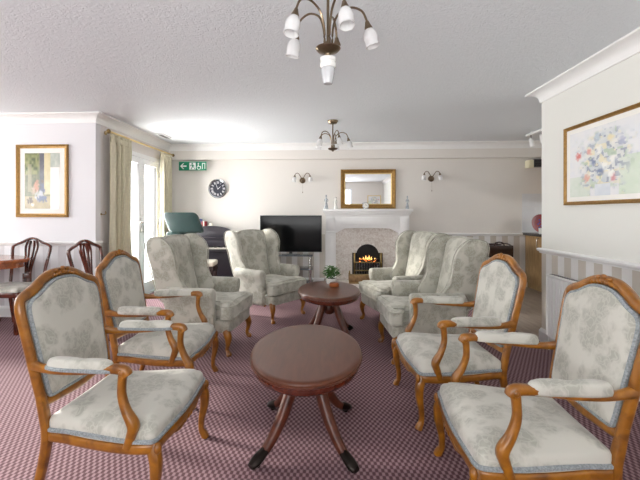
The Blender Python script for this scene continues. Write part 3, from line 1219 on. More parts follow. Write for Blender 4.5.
for x, h in ((-.13, .05), (-.07, .07), (-.03, .11), (.025, .12), (.06, .08), (.12, .055), (.0, .07)):
    b = lathe(B(), [(0, 0), (.008, .008), (.012, .02 * h / .08), (.006, .42 * h), (0, .7 * h)], (ox + x, -.095 + rn.uniform(-.015, .015), .45), 8)
    obj('flame', b, M['flame'], fi)
# brass fender on the hearth
fe = thing('fireplace_fender', 'low brass and bronze fender along the marble hearth', 'fender', (fc, YB - .3, .12))
b = B()
fx0, fx1 = fl(.33), fl(1.2)
box(b, fx0, fx1, -.19, -.165, .02, .135, .006)
box(b, fx0, fx0 + .03, -.165, .03, .02, .135, .006)
box(b, fx1 - .03, fx1, -.165, .03, .02, .135, .006)
obj('panel', b, plain('antique_fender', srgb(150, 120, 84), .4, .6, .25, 20), fe)
b = B()
for x in (fx0 + .01, fx1 - .01):
    lathe(b, [(0, 0), (.016, 0), (.016, .01), (.009, .02), (.009, .15), (.016, .16), (.009, .175), (.014, .19), (0, .215)], (x, -.178, 0), 12)
box(b, fx0, fx1, -.198, -.155, .135, .15, .005)
box(b, fx0, fx1, -.198, -.155, .0, .02, .005)
obj('rail', b, M['brass'], fe)

# mantel ornaments
def figurine(x, h, mat, label, skirt=.032, hat=False):
    t = thing('figurine', label, 'figurine', (x, YB - .13, 1.3))
    obj('figure', lathe(B(), [(0, 0), (skirt, 0), (skirt, .008), (skirt * .85, h * .2), (skirt * .45, h * .45), (skirt * .3, h * .55), (skirt * .55, h * .62), (skirt * .6, h * .7), (skirt * .22, h * .79), (skirt * .2, h * .81), (skirt * .36, h * .86), (skirt * .38, h * .92), (skirt * .25, h * .98), (0, h)], n=16), mat, t)
    b = B()
    for s in (-1, 1):
        tube(b, [(s * skirt * .55, 0, h * .7), (s * skirt * .85, -.006, h * .58), (s * skirt * .4, -skirt * .6, h * .5)], skirt * .16, 6, 4)
    obj('arms', b, mat, t)
    if hat:
        obj('hair', ball(B(), (0, .003, h * .93), skirt * .42, 1, 1, .9), M['walnut'], t)


figurine(-.03, .24, M['porcelain_blue'], 'tall slim grey-blue figurine at the left end of the mantelpiece', .034)
figurine(.13, .20, M['porcelain'], 'white porcelain figurine with dark hair beside the mirror on the mantelpiece', .036, True)
figurine(1.31, .22, M['porcelain_blue'], 'grey-blue figurine at the right end of the mantelpiece', .03)
ck = thing('mantel_clock', 'small round silver clock on the mantelpiece in front of the mirror', 'clock', (.625, YB - .13, 1.3))
ry = Matrix.Rotation(PI / 2, 4, 'X')
b = lathe(B(), [(0, -.02), (.05, -.02), (.055, -.01), (.055, .012), (.047, .02), (.044, .014), (0, .014)], (0, 0, .06), 28, ry)
box(b, -.045, .045, -.022, .022, 0, .014, .004)
obj('case', b, M['chrome'], ck)
obj('dial', lathe(B(), [(0, .0145), (.043, .0145), (.043, .016), (0, .016)], (0, 0, .06), 28, ry), M['paper'], ck)
b = box(B(), -.002, .002, -.018, -.0165, .06, .092)
box(b, 0, .024, -.018, -.0165, .058, .062)
obj('hands', b, M['black_plastic'], ck)

# mirror
mr = thing('wall_mirror', 'gilt framed rectangular mirror resting on the mantelpiece', 'mirror', (.675, YB - .03, 1.64))
b = frame_rect(B(), .92, .66, .075, .045, (0, .025, 0))
obj('frame', b, M['gold'], mr, auto=25)
b = frame_rect(B(), .79, .53, .014, .02, (0, .012, 0))
obj('inner_rim', b, M['gold_pale'], mr, auto=25)
obj('mirror_glass', box(B(), -.39, .39, .004, .012, -.26, .26), M['mirror'], mr, False)


# ------------------------------------------------------------------ wall lights
def tulip(bm, c, axis, L=.085, r=.033):
    z = V(*axis).normalized()
    q = V(0, 0, 1).rotation_difference(z).to_matrix().to_4x4()
    return lathe(bm, [(.010, 0), (r * .62, L * .1), (r * .92, L * .32), (r, L * .55), (r * .9, L * .8), (r * .98, L * .97), (r * 1.02, L), (r * .94, L), (r * .84, L * .8), (r * .92, L * .55), (r * .5, L * .14), (0, L * .1)], c, 20, q, rib=.03, nrib=6)


def cup(bm, c, axis, r=.017, L=.03):
    z = V(*axis).normalized()
    q = V(0, 0, 1).rotation_difference(z).to_matrix().to_4x4()
    return lathe(bm, [(0, -L), (r * .5, -L * .95), (r * .75, -L * .5), (r * 1.1, 0), (r * 1.15, .008), (r * .9, .008), (0, 0)], c, 16, q)


def make_wall_light():
    t = thing('wall_light', 'x', 'wall light', group='twin wall lights')
    obj('back_plate', lathe(B(), [(0, -.0), (.05, 0), (.05, .008), (.042, .016), (.022, .024), (.018, .04), (0, .046)], n=24, ax=Matrix.Rotation(PI / 2, 4, 'X')), M['bronze'], t)
    for s in (-1, 1):
        a = obj('arm', tube(B(), [(s * .005, -.03, 0), (s * .03, -.06, .06), (s * .07, -.07, .115), (s * .11, -.07, .11), (s * .128, -.07, .08)], .006, 8, 6, up=(0, 1, 0)), M['bronze'], t)
        obj('shade_cup', cup(B(), (s * .13, -.07, .06), (s * .12, -.05, -1)), M['bronze'], a)
        b = B()
        tulip(b, (s * .13, -.07, .06), (s * .12, -.05, -1), .09, .036)
        obj('lamp_shade', b, M['opal'], a, auto=60)
    b = B()
    tube(b, [(.004, -.03, -.03), (.004, -.034, -.12), (.004, -.034, -.2)], .0012, 5, 3)
    ball(b, (.004, -.034, -.205), .008, 1, 1, 1.4, 8, 6)
    obj('pull_cord', b, M['bronze'], t)
    return t


WL = make_wall_light()
WL.location = (-.435, YB, 1.79)
WL['label'] = 'brass twin-arm wall light with opal shades left of the mirror'
dup(WL, (1.73, YB, 1.81), 0, 'brass twin-arm wall light with opal shades right of the mirror')


# ------------------------------------------------------------------ ceiling lights
def make_pendant():
    """origin at the ceiling rose (z = 0 is the ceiling)"""
    t = thing('ceiling_light', 'x', 'ceiling light', group='five-arm ceiling lights')
    obj('ceiling_rose', lathe(B(), [(.015, -.045), (.05, -.038), (.065, -.012), (.065, 0), (0, 0)], n=24), M['bronze'], t)
    obj('stem', cyl(B(), (0, 0, -.04), (0, 0, -.36), .007), M['bronze'], t)
    obj('bottom_dish', lathe(B(), [(0, -.392), (.012, -.39), (.014, -.38), (.05, -.368), (.062, -.355), (.06, -.35), (.03, -.348), (.012, -.34), (.012, -.32), (0, -.315)], n=28), M['bronze'], t)
    t_arms = []
    for i in range(5):
        a = rad(4 + 72 * i)
        c, s = math.cos(a), math.sin(a)
        ar = obj('arm', tube(B(), [(.022 * c, .022 * s, -.35), (.024 * c, .024 * s, -.26), (.05 * c, .05 * s, -.185), (.11 * c, .11 * s, -.15), (.165 * c, .165 * s, -.165), (.188 * c, .188 * s, -.205), (.195 * c, .195 * s, -.23)], .0055, 8, 6), M['bronze'], t)
        t_arms.append(ar.data)
        ax = (.25 * c, .25 * s, -1)
        obj('shade_cup', cup(B(), (.2 * c, .2 * s, -.25), ax, .018, .035), M['bronze'], ar)
        b = B()
        tulip(b, (.2 * c, .2 * s, -.25), ax, .095, .036)
        obj('lamp_shade', b, M['opal'], ar, auto=60)
    return t, t_arms


PL, PARMS = make_pendant()
PL.location = (.06, 4.93, H)
PL['label'] = 'five-arm bronze ceiling light with opal tulip shades nearer the fireplace'
P1 = dup(PL, (-.0, 1.93, H), 0, 'five-arm bronze ceiling light at the top edge, with glass lamp hanging beneath it')
b = lathe(B(), [(0, -.53), (.021, -.528), (.024, -.52), (.031, -.48), (.034, -.452), (.032, -.448), (0, -.446)], n=32, rib=.03, nrib=10)
lp = obj('hanging_lamp', b, M['grey_glass'], P1)
lp['label'] = 'ribbed clear glass lamp'
for ch_ in list(P1.children):          # the far arm has lost its shade
    if ch_.name.startswith('arm') and ch_.data is PARMS[1]:
        for g_ in list(ch_.children):
            if g_.name.startswith('lamp_shade'):
                bpy.data.objects.remove(g_)
b = lathe(B(), [(.037, -.45), (.04, -.445), (.04, -.43), (.037, -.428), (.037, -.42), (.04, -.418), (.04, -.402), (.02, -.397), (.008, -.392), (0, -.385)], n=28)
obj('collar', b, M['porcelain'], lp)

# ------------------------------------------------------------------ television, stand
tv = thing('television', 'wide black flat-screen television on a glass stand beside the fireplace', 'television', (-.60, 6.28, .565))
b = box(B(), -.5, .5, -.02, .02, .04, .63, .006)
box(b, -.35, .35, .02, .05, .1, .5, .01)
obj('casing', b, M['black_plastic'], tv)
obj('screen', box(B(), -.486, .486, -.0225, -.019, .058, .615), M['screen'], tv, False)
b = lathe(B(), [(0, 0), (.15, 0), (.15, .006), (.03, .012), (.025, .05), (0, .05)], n=28, sy=.65)
obj('foot', b, M['black_plastic'], tv)
st = thing('television_stand', 'glass and chrome stand with two shelves under the television', 'TV stand', (-.60, 6.27, 0))
for z in (.12, .34, .553):
    o = obj('shelf', box(B(), -.36, .36, -.19, .19, z, z + .012, .004), plain('dark_glass_%d' % int(z * 100), srgb(92, 98, 104), .05, 0, .02), st)
for sx in (-1, 1):
    for sy in (-1, 1):
        obj('post', cyl(B(), (sx * .32, sy * .15, 0), (sx * .32, sy * .15, .553), .018), M['chrome'], st)
for x, c, lab in ((-.13, 'black_plastic', 'slim black media player on the middle shelf of the television stand'),):
    m_ = thing('media_player', lab, 'media player', (-.6 + x, 6.25, .352))
    obj('case', box(B(), -.15, .15, -.1, .1, .0, .05, .006), M[c], m_)
    obj('front_panel', box(B(), -.14, .14, -.103, -.099, .01, .04), M['dark_grey'], m_)

# ------------------------------------------------------------------ piano, stool, case
pn = thing('piano', 'dark upright electric piano with an arched music stand on the back wall', 'piano', (-1.89, 6.38, 0))
b = B()
for s in (-1, 1):
    box(b, s * .64 - .02, s * .64 + .02, -.28, .2, 0, .8, .006)
box(b, -.62, .62, .12, .15, .1, .7, .004)
box(b, -.62, .62, -.05, .2, .62, .8, .006)
box(b, -.66, .66, -.06, .26, .8, .83, .008)
obj('case', b, M['piano'], pn)
obj('lower_panel', box(B(), -.62, .62, .03, .06, .04, .6, .004), M['piano'], pn)
kb = obj('keybed', box(B(), -.62, .62, -.29, .0, .60, .66, .006), M['piano'], pn)
b = B()
for i in range(52):
    x = -.6 + 1.2 * i / 52
    box(b, x + .0008, x + 1.2 / 52 - .0008, -.275, -.06, .66, .678)
obj('white_keys', b, M['ivory'], kb, False)
b = B()
for i in range(51):
    if i % 7 in (2, 6):
        continue
    x = -.6 + 1.2 * (i + 1) / 52
    box(b, x - .006, x + .006, -.2, -.06, .678, .69)
obj('black_keys', b, M['black_plastic'], kb, False)
msp = [(-.40, 0)] + [(.40 * -math.cos(PI * i / 20) if 0 < i < 20 else (-.4 if i == 0 else .4), .04 + .155 * math.sin(PI * i / 20) ** .8) for i in range(21)] + [(.40, 0)]
obj('music_stand', prism(B(), msp, (-.09, .06, .828), (1, 0, 0), (0, .25, .97), (0, .97, -.25), .018, .004), M['piano'], pn)
nt_ = obj('note_clip', box(B(), -.03, .03, -.012, .012, 0, .045, .006), M['ivory'], None)
nt_.location = (-1.97, 6.485, 1.016)
tag(nt_, 'tiny cream ornament on top of the arched music stand', 'ornament')
for nm, m_, x, h, w_, lab in (('gift_box', 'blue', -2.19, .17, .042, 'small blue box on the piano beside the teal case'), ('gift_box', 'red', -2.105, .13, .042, 'small red box on the piano, right of the blue one')):
    g = thing(nm, lab, 'box', (x, 6.55, .832), 0)
    obj('body', box(B(), -w_, w_, -w_, w_, 0, h + .13, .006), M[m_], g)
    obj('ribbon', box(B(), -.01, .01, -w_ - .002, w_ + .002, 0, h + .132), M['ivory'] if m_ == 'red' else M['red'], g)
# music stool
sl = thing('piano_stool', 'dark wooden piano stool with cream padded seat before the piano', 'stool', (-1.86, 5.62, 0), rad(4))
obj('seat', box(B(), -.22, .22, -.16, .16, .465, .54, .025, 3), M['cream_fab'], sl)
b = box(B(), -.215, .215, -.155, .155, .39, .466, .006)
obj('apron', b, M['walnut'], sl)
for sx in (-1, 1):
    for sy in (-1, 1):
        obj('leg', lathe(B(), [(0, 0), (.014, 0), (.02, .02), (.014, .05), (.018, .15), (.024, .22), (.015, .26), (.026, .29), (.026, .40), (0, .4)], (sx * .185, sy * .125, 0), 14), M['walnut'], sl)
# teal case with raised lid
tc = thing('storage_case', 'teal case with a rounded lid tilted open, in the corner left of the piano', 'case', (-2.13, 5.70, 0))
obj('body', box(B(), -.24, -.0, -.1, .25, 0, .96, .02, 3), M['teal_dark'], tc)
lo = []
for (cx_, cy_, a0) in ((.19, .19, 0), (-.21, .19, 90), (-.2, .0, 180), (.2, .0, 270)):
    for i in range(6):
        a = rad(a0 + 90 * i / 5)
        lo.append((cx_ + .06 * math.cos(a), cy_ + .06 * math.sin(a)))
lo = [(x + (.12 - y) * .45, y) for x, y in lo]
obj('lid', rings_solid(B(), lo, (0.0, -.08, .995), (1, 0, 0), (0, .35, .94), (0, -.94, .35), [(.03, 0), (.004, 0), (0, .01), (0, .035), (.01, .048), (.03, .052), (.1, .055)]), M['teal'], tc, auto=60)

# ------------------------------------------------------------------ dining table and chairs
dt = thing('dining_table', 'polished wooden dining table with rounded end at the left edge', 'dining table', (-4.26, 3.98, 0))
obj('tabletop', rings_solid(B(), ell(1.06, .42, 64), (0, 0, 0), (1, 0, 0), (0, 1, 0), (0, 0, 1), [(.05, .715), (.004, .716), (0, .725), (0, .738), (.006, .748), (.02, .75), (.2, .75)]), M['dining_top'], dt, auto=50)
obj('apron', rings_solid(B(), ell(1.0, .37, 64), (0, 0, 0), (1, 0, 0), (0, 1, 0), (0, 0, 1), [(.05, .655), (0, .655), (0, .715), (.05, .716)]), M['dining_top'], dt, auto=50)
obj('pedestal', lathe(B(), [(.05, .2), (.09, .24), (.06, .32), (.045, .45), (.07, .58), (.1, .62), (.12, .66)], n=20), M['mahog_red'], dt)
for sx in (-1, 1):
    for sy in (-1, 1):
        dx, dy = sx * .55, sy * .26
        obj('leg', sweep(B(), [(dx * .05, dy * .05, .26, .03, .035), (dx * .35, dy * .35, .2, .028, .03), (dx * .7, dy * .7, .07, .024, .024), (dx, dy, .022, .022, .022)], n=10, power=3), M['mahog_red'], dt)


def make_dining_chair():
    """faces +X; origin under the seat centre"""
    t = thing('dining_chair', 'x', 'dining chair', group='shield-back dining chairs')
    m_ = M['mahog_red']
    out = smooth_closed([(.22, 0), (.215, .17), (.2, .235), (.1, .235), (-.18, .2), (-.2, .15), (-.2, -.15), (-.18, -.2), (.1, -.235), (.2, -.235), (.215, -.17)], 4)
    obj('seat', puff(B(), out, (0, 0, 0), (1, 0, 0), (0, 1, 0), (0, 0, 1), .43, .465, .02, .02), M['fab'], t, auto=80)
    obj('seat_rail', sweep(B(), [(x * 1.0, y * 1.0, .405, .014, .028) for x, y in out[::2]], n=8, power=4, k=2, closed=True), m_, t, auto=50)
    for s in (-1, 1):
        b = B()
        box(b, .175, .215, s * .215 - .02, s * .215 + .02, 0, .43, .005)
        obj('leg', b, m_, t)
        obj('leg', sweep(B(), [(-.2, s * .185, .46, .017, .017), (-.2, s * .185, .3, .017, .018), (-.25, s * .185, 0, .015, .015)], up=(0, 1, 0), n=8, power=4), m_, t)
    def bx(z):
        return -.2 - (z - .45) * .2
    obj('back_frame', sweep(B(), [(bx(.44), -.185, .44, .014, .017), (bx(.65), -.2, .65, .014, .016), (bx(.83), -.222, .83, .013, .018), (bx(.86), -.2, .868, .013, .02), (bx(.9), -.12, .9, .013, .024), (bx(.95), 0, .945, .013, .026),
                                 (bx(.9), .12, .9, .013, .024), (bx(.86), .2, .868, .013, .02), (bx(.83), .222, .83, .013, .018), (bx(.65), .2, .65, .014, .016), (bx(.44), .185, .44, .014, .017)], up=(1, 0, .2), n=10, power=3, k=5), m_, t, auto=60)
    b = B()
    for s in (-1, -.4, .4, 1):
        sweep(b, [(bx(.5), s * .03, .47, .007, .014), (bx(.6), s * .032, .6, .007, .014), (bx(.75), s * .055, .75, .007, .016), (bx(.85), s * .07, .85, .007, .018), (bx(.92), s * .05, .92, .007, .022)], up=(1, 0, .2), n=8, k=4)
    box(b, bx(.5) - .008, bx(.5) + .008, -.05, .05, .45, .56, .004)
    obj('splat', b, m_, t)
    return t


DC = make_dining_chair()
DC.location = (-3.36, 3.98, 0)
DC.rotation_euler = (0, 0, rad(-90))
DC['label'] = 'red mahogany shield-back dining chair under the figure painting, beside the dining table'
dup(DC, (-2.25, 3.90, 0), rad(-8), 'red mahogany shield-back dining chair by the olive curtain, behind the carved armchairs')

# ------------------------------------------------------------------ curtains and pole
def curtain(y0, y1, label):
    t = thing('curtain', label, 'curtain', (XW + .1, (y0 + y1) / 2, 0), 0, 'olive curtains')
    b = B()
    n, zs = 80, [.03, .4, .9, 1.3, 1.7, 2.05, 2.15, 2.2]
    hw_ = (y1 - y0) / 2
    rows = []
    for z in zs:
        row = []
        for i in range(n + 1):
            u = i / n * 2 - 1
            amp = .036 if z < 2.1 else .014
            ph = u * 4.2 * PI + .5 * math.sin(z * 2 + u * 2)
            row.append((amp * math.sin(ph) + .012 * math.sin(ph * 2.3 + 1), u * hw_ * (1.0 if z > 1.6 else .97 + .03 * math.sin(z)), z))
        rows.append(row)
    F = [[b.verts.new(V(*p)) for p in r] for r in rows]
    K = [[b.verts.new(V(p[0] - .008, p[1], p[2])) for p in r] for r in rows]
    for j in range(len(zs) - 1):
        for i in range(n):
            b.faces.new((F[j][i], F[j][i + 1], F[j + 1][i + 1], F[j + 1][i]))
            b.faces.new((K[j][i], K[j + 1][i], K[j + 1][i + 1], K[j][i + 1]))
    for i in range(n):
        b.faces.new((F[-1][i], F[-1][i + 1], K[-1][i + 1], K[-1][i]))
        b.faces.new((F[0][i], K[0][i], K[0][i + 1], F[0][i + 1]))
    for j in range(len(zs) - 1):
        b.faces.new((F[j][0], F[j + 1][0], K[j + 1][0], K[j][0]))
        b.faces.new((F[j][n], K[j][n], K[j + 1][n], F[j + 1][n]))
    obj('drape', b, M['curtain'], t, auto=80)
    obj('header_tape', box(B(), -.02, .012, -hw_, hw_, 2.1, 2.165, .008), M['curtain'], t)


curtain(4.60, 5.08, 'olive curtain panel hanging left of the french door, behind the dining chair')
curtain(6.02, 6.42, 'olive curtain panel hanging right of the french door, beside the exit sign corner')
rd = thing('curtain_pole', 'thin brass curtain pole with ball finials above the french door', 'curtain pole', (XW, 5.5, 2.215))
obj('pole', cyl(B(), (.1, -.93, 0), (.1, .98, 0), .013), M['gold_pale'], rd)
for y in (-.95, 1.0):
    obj('finial', ball(B(), (.1, y, 0), .026), M['brass'], rd)
for y in (-.85, .92):
    b = cyl(B(), (0, y, 0), (.1, y, -.0), .008)
    cyl(b, (0, y, 0), (.008, y, 0), .025)
    obj('bracket', b, M['brass'], rd)
hk = thing('tieback_hook', 'small brass tieback hook on the wall left of the curtain', 'hook', (XW, 4.56, 1.22))
b = tube(B(), [(0, 0, 0), (.04, 0, -.005), (.06, 0, .01), (.055, 0, .035)], .005, 6, 4, up=(0, 1, 0))
lathe(b, [(0, 0), (.014, 0), (.012, .006), (0, .007)], (0, 0, 0), 12, Matrix.Rotation(PI / 2, 4, 'Y'))
obj('hook', b, M['brass'], hk)

# ------------------------------------------------------------------ signs, clock, ceiling fittings on the back
sg = thing('exit_sign', 'green fire exit sign with white arrow under the beam by the curtain', 'sign', (-2.31, YB - .1, 2.035))
b = box(B(), -.24, .24, -.012, 0, -.075, .075, .003)
obj('board', b, M['green_sign'], sg)
b = B()


def flat(poly, y=-.0145):
    prism(b, poly, (0, y, 0), (1, 0, 0), (0, 0, 1), (0, 1, 0), .002)


flat([(-.215, 0), (-.165, .05), (-.145, .05), (-.18, .012), (-.105, .012), (-.105, -.012), (-.18, -.012), (-.145, -.05), (-.165, -.05)])
obj('arrow', b, M['white_upvc'], sg, False)
b = B()
flat([(-.055, -.06), (-.055, .06), (.055, .06), (.055, -.06)], -.0142)
obj('doorway', b, M['white_upvc'], sg, False)
b = B()
flat([(-.005 + .013 * math.cos(2 * PI * i / 10), .042 + .013 * math.sin(2 * PI * i / 10)) for i in range(10)], -.0165)
flat([(-.012, .026), (.012, .026), (.016, -.01), (-.006, -.012)], -.0165)
flat([(-.012, .024), (-.042, .008), (-.04, -.002), (-.01, .014)], -.0165)
flat([(.01, .024), (.036, .0), (.03, -.006), (.008, .012)], -.0165)
flat([(-.006, -.01), (.006, -.012), (-.02, -.055), (-.034, -.055)], -.0165)
flat([(.004, -.01), (.016, -.01), (.04, -.034), (.05, -.055), (.038, -.055), (.03, -.036)], -.0165)
obj('running_figure', b, M['green_sign'], sg, False)
b = B()
flat([(.10 + .012 * math.cos(2 * PI * i / 10), .045 + .012 * math.sin(2 * PI * i / 10)) for i in range(10)])
flat([(.09, .03), (.105, .03), (.112, .0), (.14, .0), (.15, -.04), (.138, -.042), (.128, -.012), (.095, -.012)])
for i in range(16):
    a0, a1 = rad(100 + 220 * i / 16), rad(100 + 220 * (i + 1) / 16)
    flat([(.11 + .036 * math.cos(a0), -.024 + .036 * math.sin(a0)), (.11 + .036 * math.cos(a1), -.024 + .036 * math.sin(a1)), (.11 + .026 * math.cos(a1), -.024 + .026 * math.sin(a1)), (.11 + .026 * math.cos(a0), -.024 + .026 * math.sin(a0))])
flat([(.165, -.05), (.165, .05), (.175, .05), (.175, -.05)])
flat([(.175, .04), (.175, .05), (.22, .05), (.22, .04)])
flat([(.21, -.05), (.21, .05), (.22, .05), (.22, -.05)])
obj('wheelchair_symbol', b, M['white_upvc'], sg, False)

wc = thing('wall_clock', 'round dark-faced wall clock with silver rim and white numerals', 'clock', (-1.90, YB, 1.655))
obj('rim', lathe(B(), [(.165, 0), (.168, .01), (.165, .028), (.155, .034), (.143, .028), (.14, .014), (.14, 0)], n=44, ax=ry), M['chrome'], wc)
obj('dial', lathe(B(), [(0, 0), (.143, 0), (.143, .014), (0, .014)], n=44, ax=ry), plain('clock_face', srgb(44, 48, 62), .4, 0, .15, 30), wc)
ROM = ['XII', 'I', 'II', 'III', 'IV', 'V', 'VI', 'VII', 'VIII', 'IX', 'X', 'XI']


def seg(bm, p, q, w, y, mt):
    p, q = V(p[0], 0, p[1]), V(q[0], 0, q[1])
    dn = (q - p).normalized()
    sd = V(-dn.z, 0, dn.x) * w
    a = [p + sd, p - sd, q - sd, q + sd]
    vs = [bm.verts.new(mt @ (v + V(0, y, 0))) for v in a] + [bm.verts.new(mt @ (v + V(0, y + .0015, 0))) for v in a]
    for f in ((0, 1, 2, 3), (7, 6, 5, 4), (0, 4, 5, 1), (1, 5, 6, 2), (2, 6, 7, 3), (3, 7, 4, 0)):
        bm.faces.new([vs[i] for i in f])


b = B()
for h_, word in enumerate(ROM):
    mt = Matrix.Rotation(rad(30 * h_), 4, 'Y') @ Matrix.Translation((0, 0, .085))
    wd = {'I': .011, 'V': .022, 'X': .022}
    tot = sum(wd[c] for c in word)
    x = -tot / 2
    for c in word:
        w_ = wd[c]
        if c == 'I':
            seg(b, (x + w_ / 2, 0), (x + w_ / 2, .04), .0028, -.0165, mt)
        elif c == 'V':
            seg(b, (x + .003, .04), (x + w_ / 2, 0), .0026, -.0165, mt)
            seg(b, (x + w_ - .003, .04), (x + w_ / 2, 0), .0026, -.0165, mt)
        else:
            seg(b, (x + .003, .04), (x + w_ - .003, 0), .0026, -.0165, mt)
            seg(b, (x + w_ - .003, .04), (x + .003, 0), .0026, -.0165, mt)
        x += w_
obj('numerals', b, M['white_upvc'], wc, False)
b = B()
seg(b, (0, -.01), (.045, .035), .004, -.02, Matrix.Identity(4))
seg(b, (0, -.01), (-.03, .075), .003, -.02, Matrix.Identity(4))
obj('hands', b, M['white_upvc'], wc, False)

vt = thing('ceiling_vent', 'small grey slotted vent on the ceiling above the french door', 'vent', (-2.45, 5.72, H))
obj('housing', box(B(), -.05, .05, -.16, .16, -.022, 0, .004), M['white_upvc'], vt)
b = B()
box(b, -.03, .03, -.145, .145, -.0235, -.021)
obj('slot', b, M['dark_grey'], vt, False)


# ------------------------------------------------------------------ pictures
def hsh(i, j, k=0):
    v = math.sin(i * 127.1 + j * 311.7 + k * 74.7) * 43758.5453
    return v - math.floor(v)


def vn(u, v, s, k=0):
    x, y = u * s, v * s
    i, j = math.floor(x), math.floor(y)
    fx, fy = x - i, y - j
    fx, fy = fx * fx * (3 - 2 * fx), fy * fy * (3 - 2 * fy)
    return (hsh(i, j, k) * (1 - fx) + hsh(i + 1, j, k) * fx) * (1 - fy) + (hsh(i, j + 1, k) * (1 - fx) + hsh(i + 1, j + 1, k) * fx) * fy


def lerp(a, c, t):
    t = max(0, min(1, t))
    return tuple(x + (y - x) * t for x, y in zip(a, c))


def garden(u, v):
    """courtyard scene: dark foliage, stone columns, seated figures"""
    n = vn(u, v, 9) * .6 + vn(u, v, 26, 3) * .4
    c = lerp((84, 92, 64), (150, 146, 110), n)
    if v < .22:
        c = lerp((150, 138, 104), (188, 172, 132), n)
    if .42 < u < .55 and v > .3:
        c = lerp((70, 74, 84), (104, 104, 112), n)
    if .56 < u < .74 and v > .25:
        c = lerp((196, 184, 142), (220, 210, 172), n)
    if u > .74:
        c = lerp((160, 170, 160), (206, 208, 196), n)
        if v < .75:
            c = lerp((222, 222, 214), (240, 240, 234), n)
    if u < .4 and v > .62:
        c = lerp((70, 84, 44), (156, 158, 104), vn(u, v, 18, 8))
    if abs(u - .14) < .05 and .3 < v < .8:
        c = lerp(c, (170, 160, 128), .6)
    for (x, y, rx, ry_, col) in ((.33, .38, .09, .10, (204, 142, 116)), (.26, .33, .06, .09, (196, 170, 148)), (.5, .35, .08, .12, (82, 92, 122)), (.42, .22, .16, .10, (206, 208, 214)), (.5, .17, .15, .07, (72, 88, 128)), (.36, .49, .035, .035, (176, 120, 96)),
                                 (.5, .49, .035, .035, (96, 76, 66)), (.15, .14, .1, .06, (74, 62, 52)), (.22, .07, .05, .035, (226, 220, 206))):
        e = ((u - x) / rx) ** 2 + ((v - y) / ry_) ** 2 + (vn(u, v, 30, 7) - .5) * 1.6
        if e < 1.1:
            c = lerp(lerp(col, (120, 112, 100), max(0, vn(u, v, 40, 5) - .6)), c, max(.15, (e - .2) * 1.1))
    return c


def flowers(u, v):
    """loose watercolour of pale flowers in a vase"""
    n = vn(u, v, 7, 1) * .5 + vn(u, v, 21, 2) * .5
    c = lerp((226, 230, 236), (240, 238, 236), n)
    if u > .66 and v < .52:
        c = lerp((202, 220, 196), (226, 234, 220), n)
    if u < .3 and v < .3:
        c = lerp((206, 220, 202), (230, 234, 226), n)
    r = math.hypot((u - .46) / .36, (v - .52) / .5) + (n - .5) * .9
    c0 = c
    if r < 1:
        k = vn(u, v, 15, 5)
        k2 = vn(u, v, 30, 6)
        c = lerp((190, 200, 208), (238, 236, 226), k)
        if k2 > .62:
            c = lerp(c, (124, 134, 156), .65)
        if vn(u, v, 18, 9) > .7:
            c = lerp(c, (236, 226, 190), .8)
        if vn(u, v, 16, 12) > .74:
            c = lerp(c, (176, 196, 170), .8)
    if r < 1:
        c = lerp(c, c0, max(0, r - .55) * 2.2)
    for (x, y, rr, col) in ((.13, .62, .05, (214, 104, 100)), (.29, .66, .04, (222, 150, 140)), (.25, .27, .05, (222, 160, 144)), (.6, .24, .045, (206, 128, 134)), (.34, .5, .045, (110, 122, 160)), (.44, .34, .05, (96, 110, 150)), (.58, .8, .05, (236, 222, 178)), (.4, .84, .05, (184, 200, 208)),
                            (.5, .42, .05, (250, 250, 244)), (.6, .5, .05, (248, 246, 240)), (.42, .66, .045, (250, 248, 240)), (.56, .3, .05, (252, 252, 246)), (.7, .7, .05, (166, 172, 196))):
        e = math.hypot(u - x, (v - y) * .7) / rr + (vn(u, v, 34, 4) - .5) * .9
        if e < 1:
            c = lerp(col, c, max(.12, (e - .3) * 1.4))
    if .36 < u < .56 and v < .16:
        c = lerp((228, 232, 236), (204, 212, 222), n)
    return lerp(c, (238, 238, 236), .12)


pa = thing('framed_picture', 'gilt framed print of figures in a garden on the alcove wall', 'picture', (-3.37, YA - .002, 1.613), 0, 'framed pictures')
PW, PH = .63, .855
obj('frame', frame_rect(B(), PW, PH, .042, .03, (0, 0, 0)), M['gold'], pa, auto=25)
obj('mount', box(B(), -PW / 2 + .03, PW / 2 - .03, -.012, -.004, -PH / 2 + .03, PH / 2 - .03), M['paper'], pa, False)
painting('print', PW - .2, PH - .2, 56, 86, garden, pa, -.0135)
pb = thing('framed_picture', 'large gilt framed watercolour of pale flowers on the right wall', 'picture', (XR - .002, 2.985, 1.628), rad(-90), 'framed pictures')
PW, PH = .98, .655
obj('frame', frame_rect(B(), PW, PH, .028, .028, (0, 0, 0)), M['gold'], pb, auto=25)
obj('mount', box(B(), -PW / 2 + .02, PW / 2 - .02, -.012, -.004, -PH / 2 + .02, PH / 2 - .02), M['paper'], pb, False)
painting('print', PW - .15, PH - .13, 110, 72, flowers, pb, -.0135)

pc = thing('framed_picture', 'pale floral picture on the rear wall, reflected in the gilt mirror', 'picture', (1.72, YR + .002, 1.68), PI, 'framed pictures')
obj('frame', frame_rect(B(), .5, .42, .03, .025, (0, 0, 0)), M['gold_pale'], pc, auto=25)
painting('print', .45, .37, 40, 34, flowers, pc, -.008)

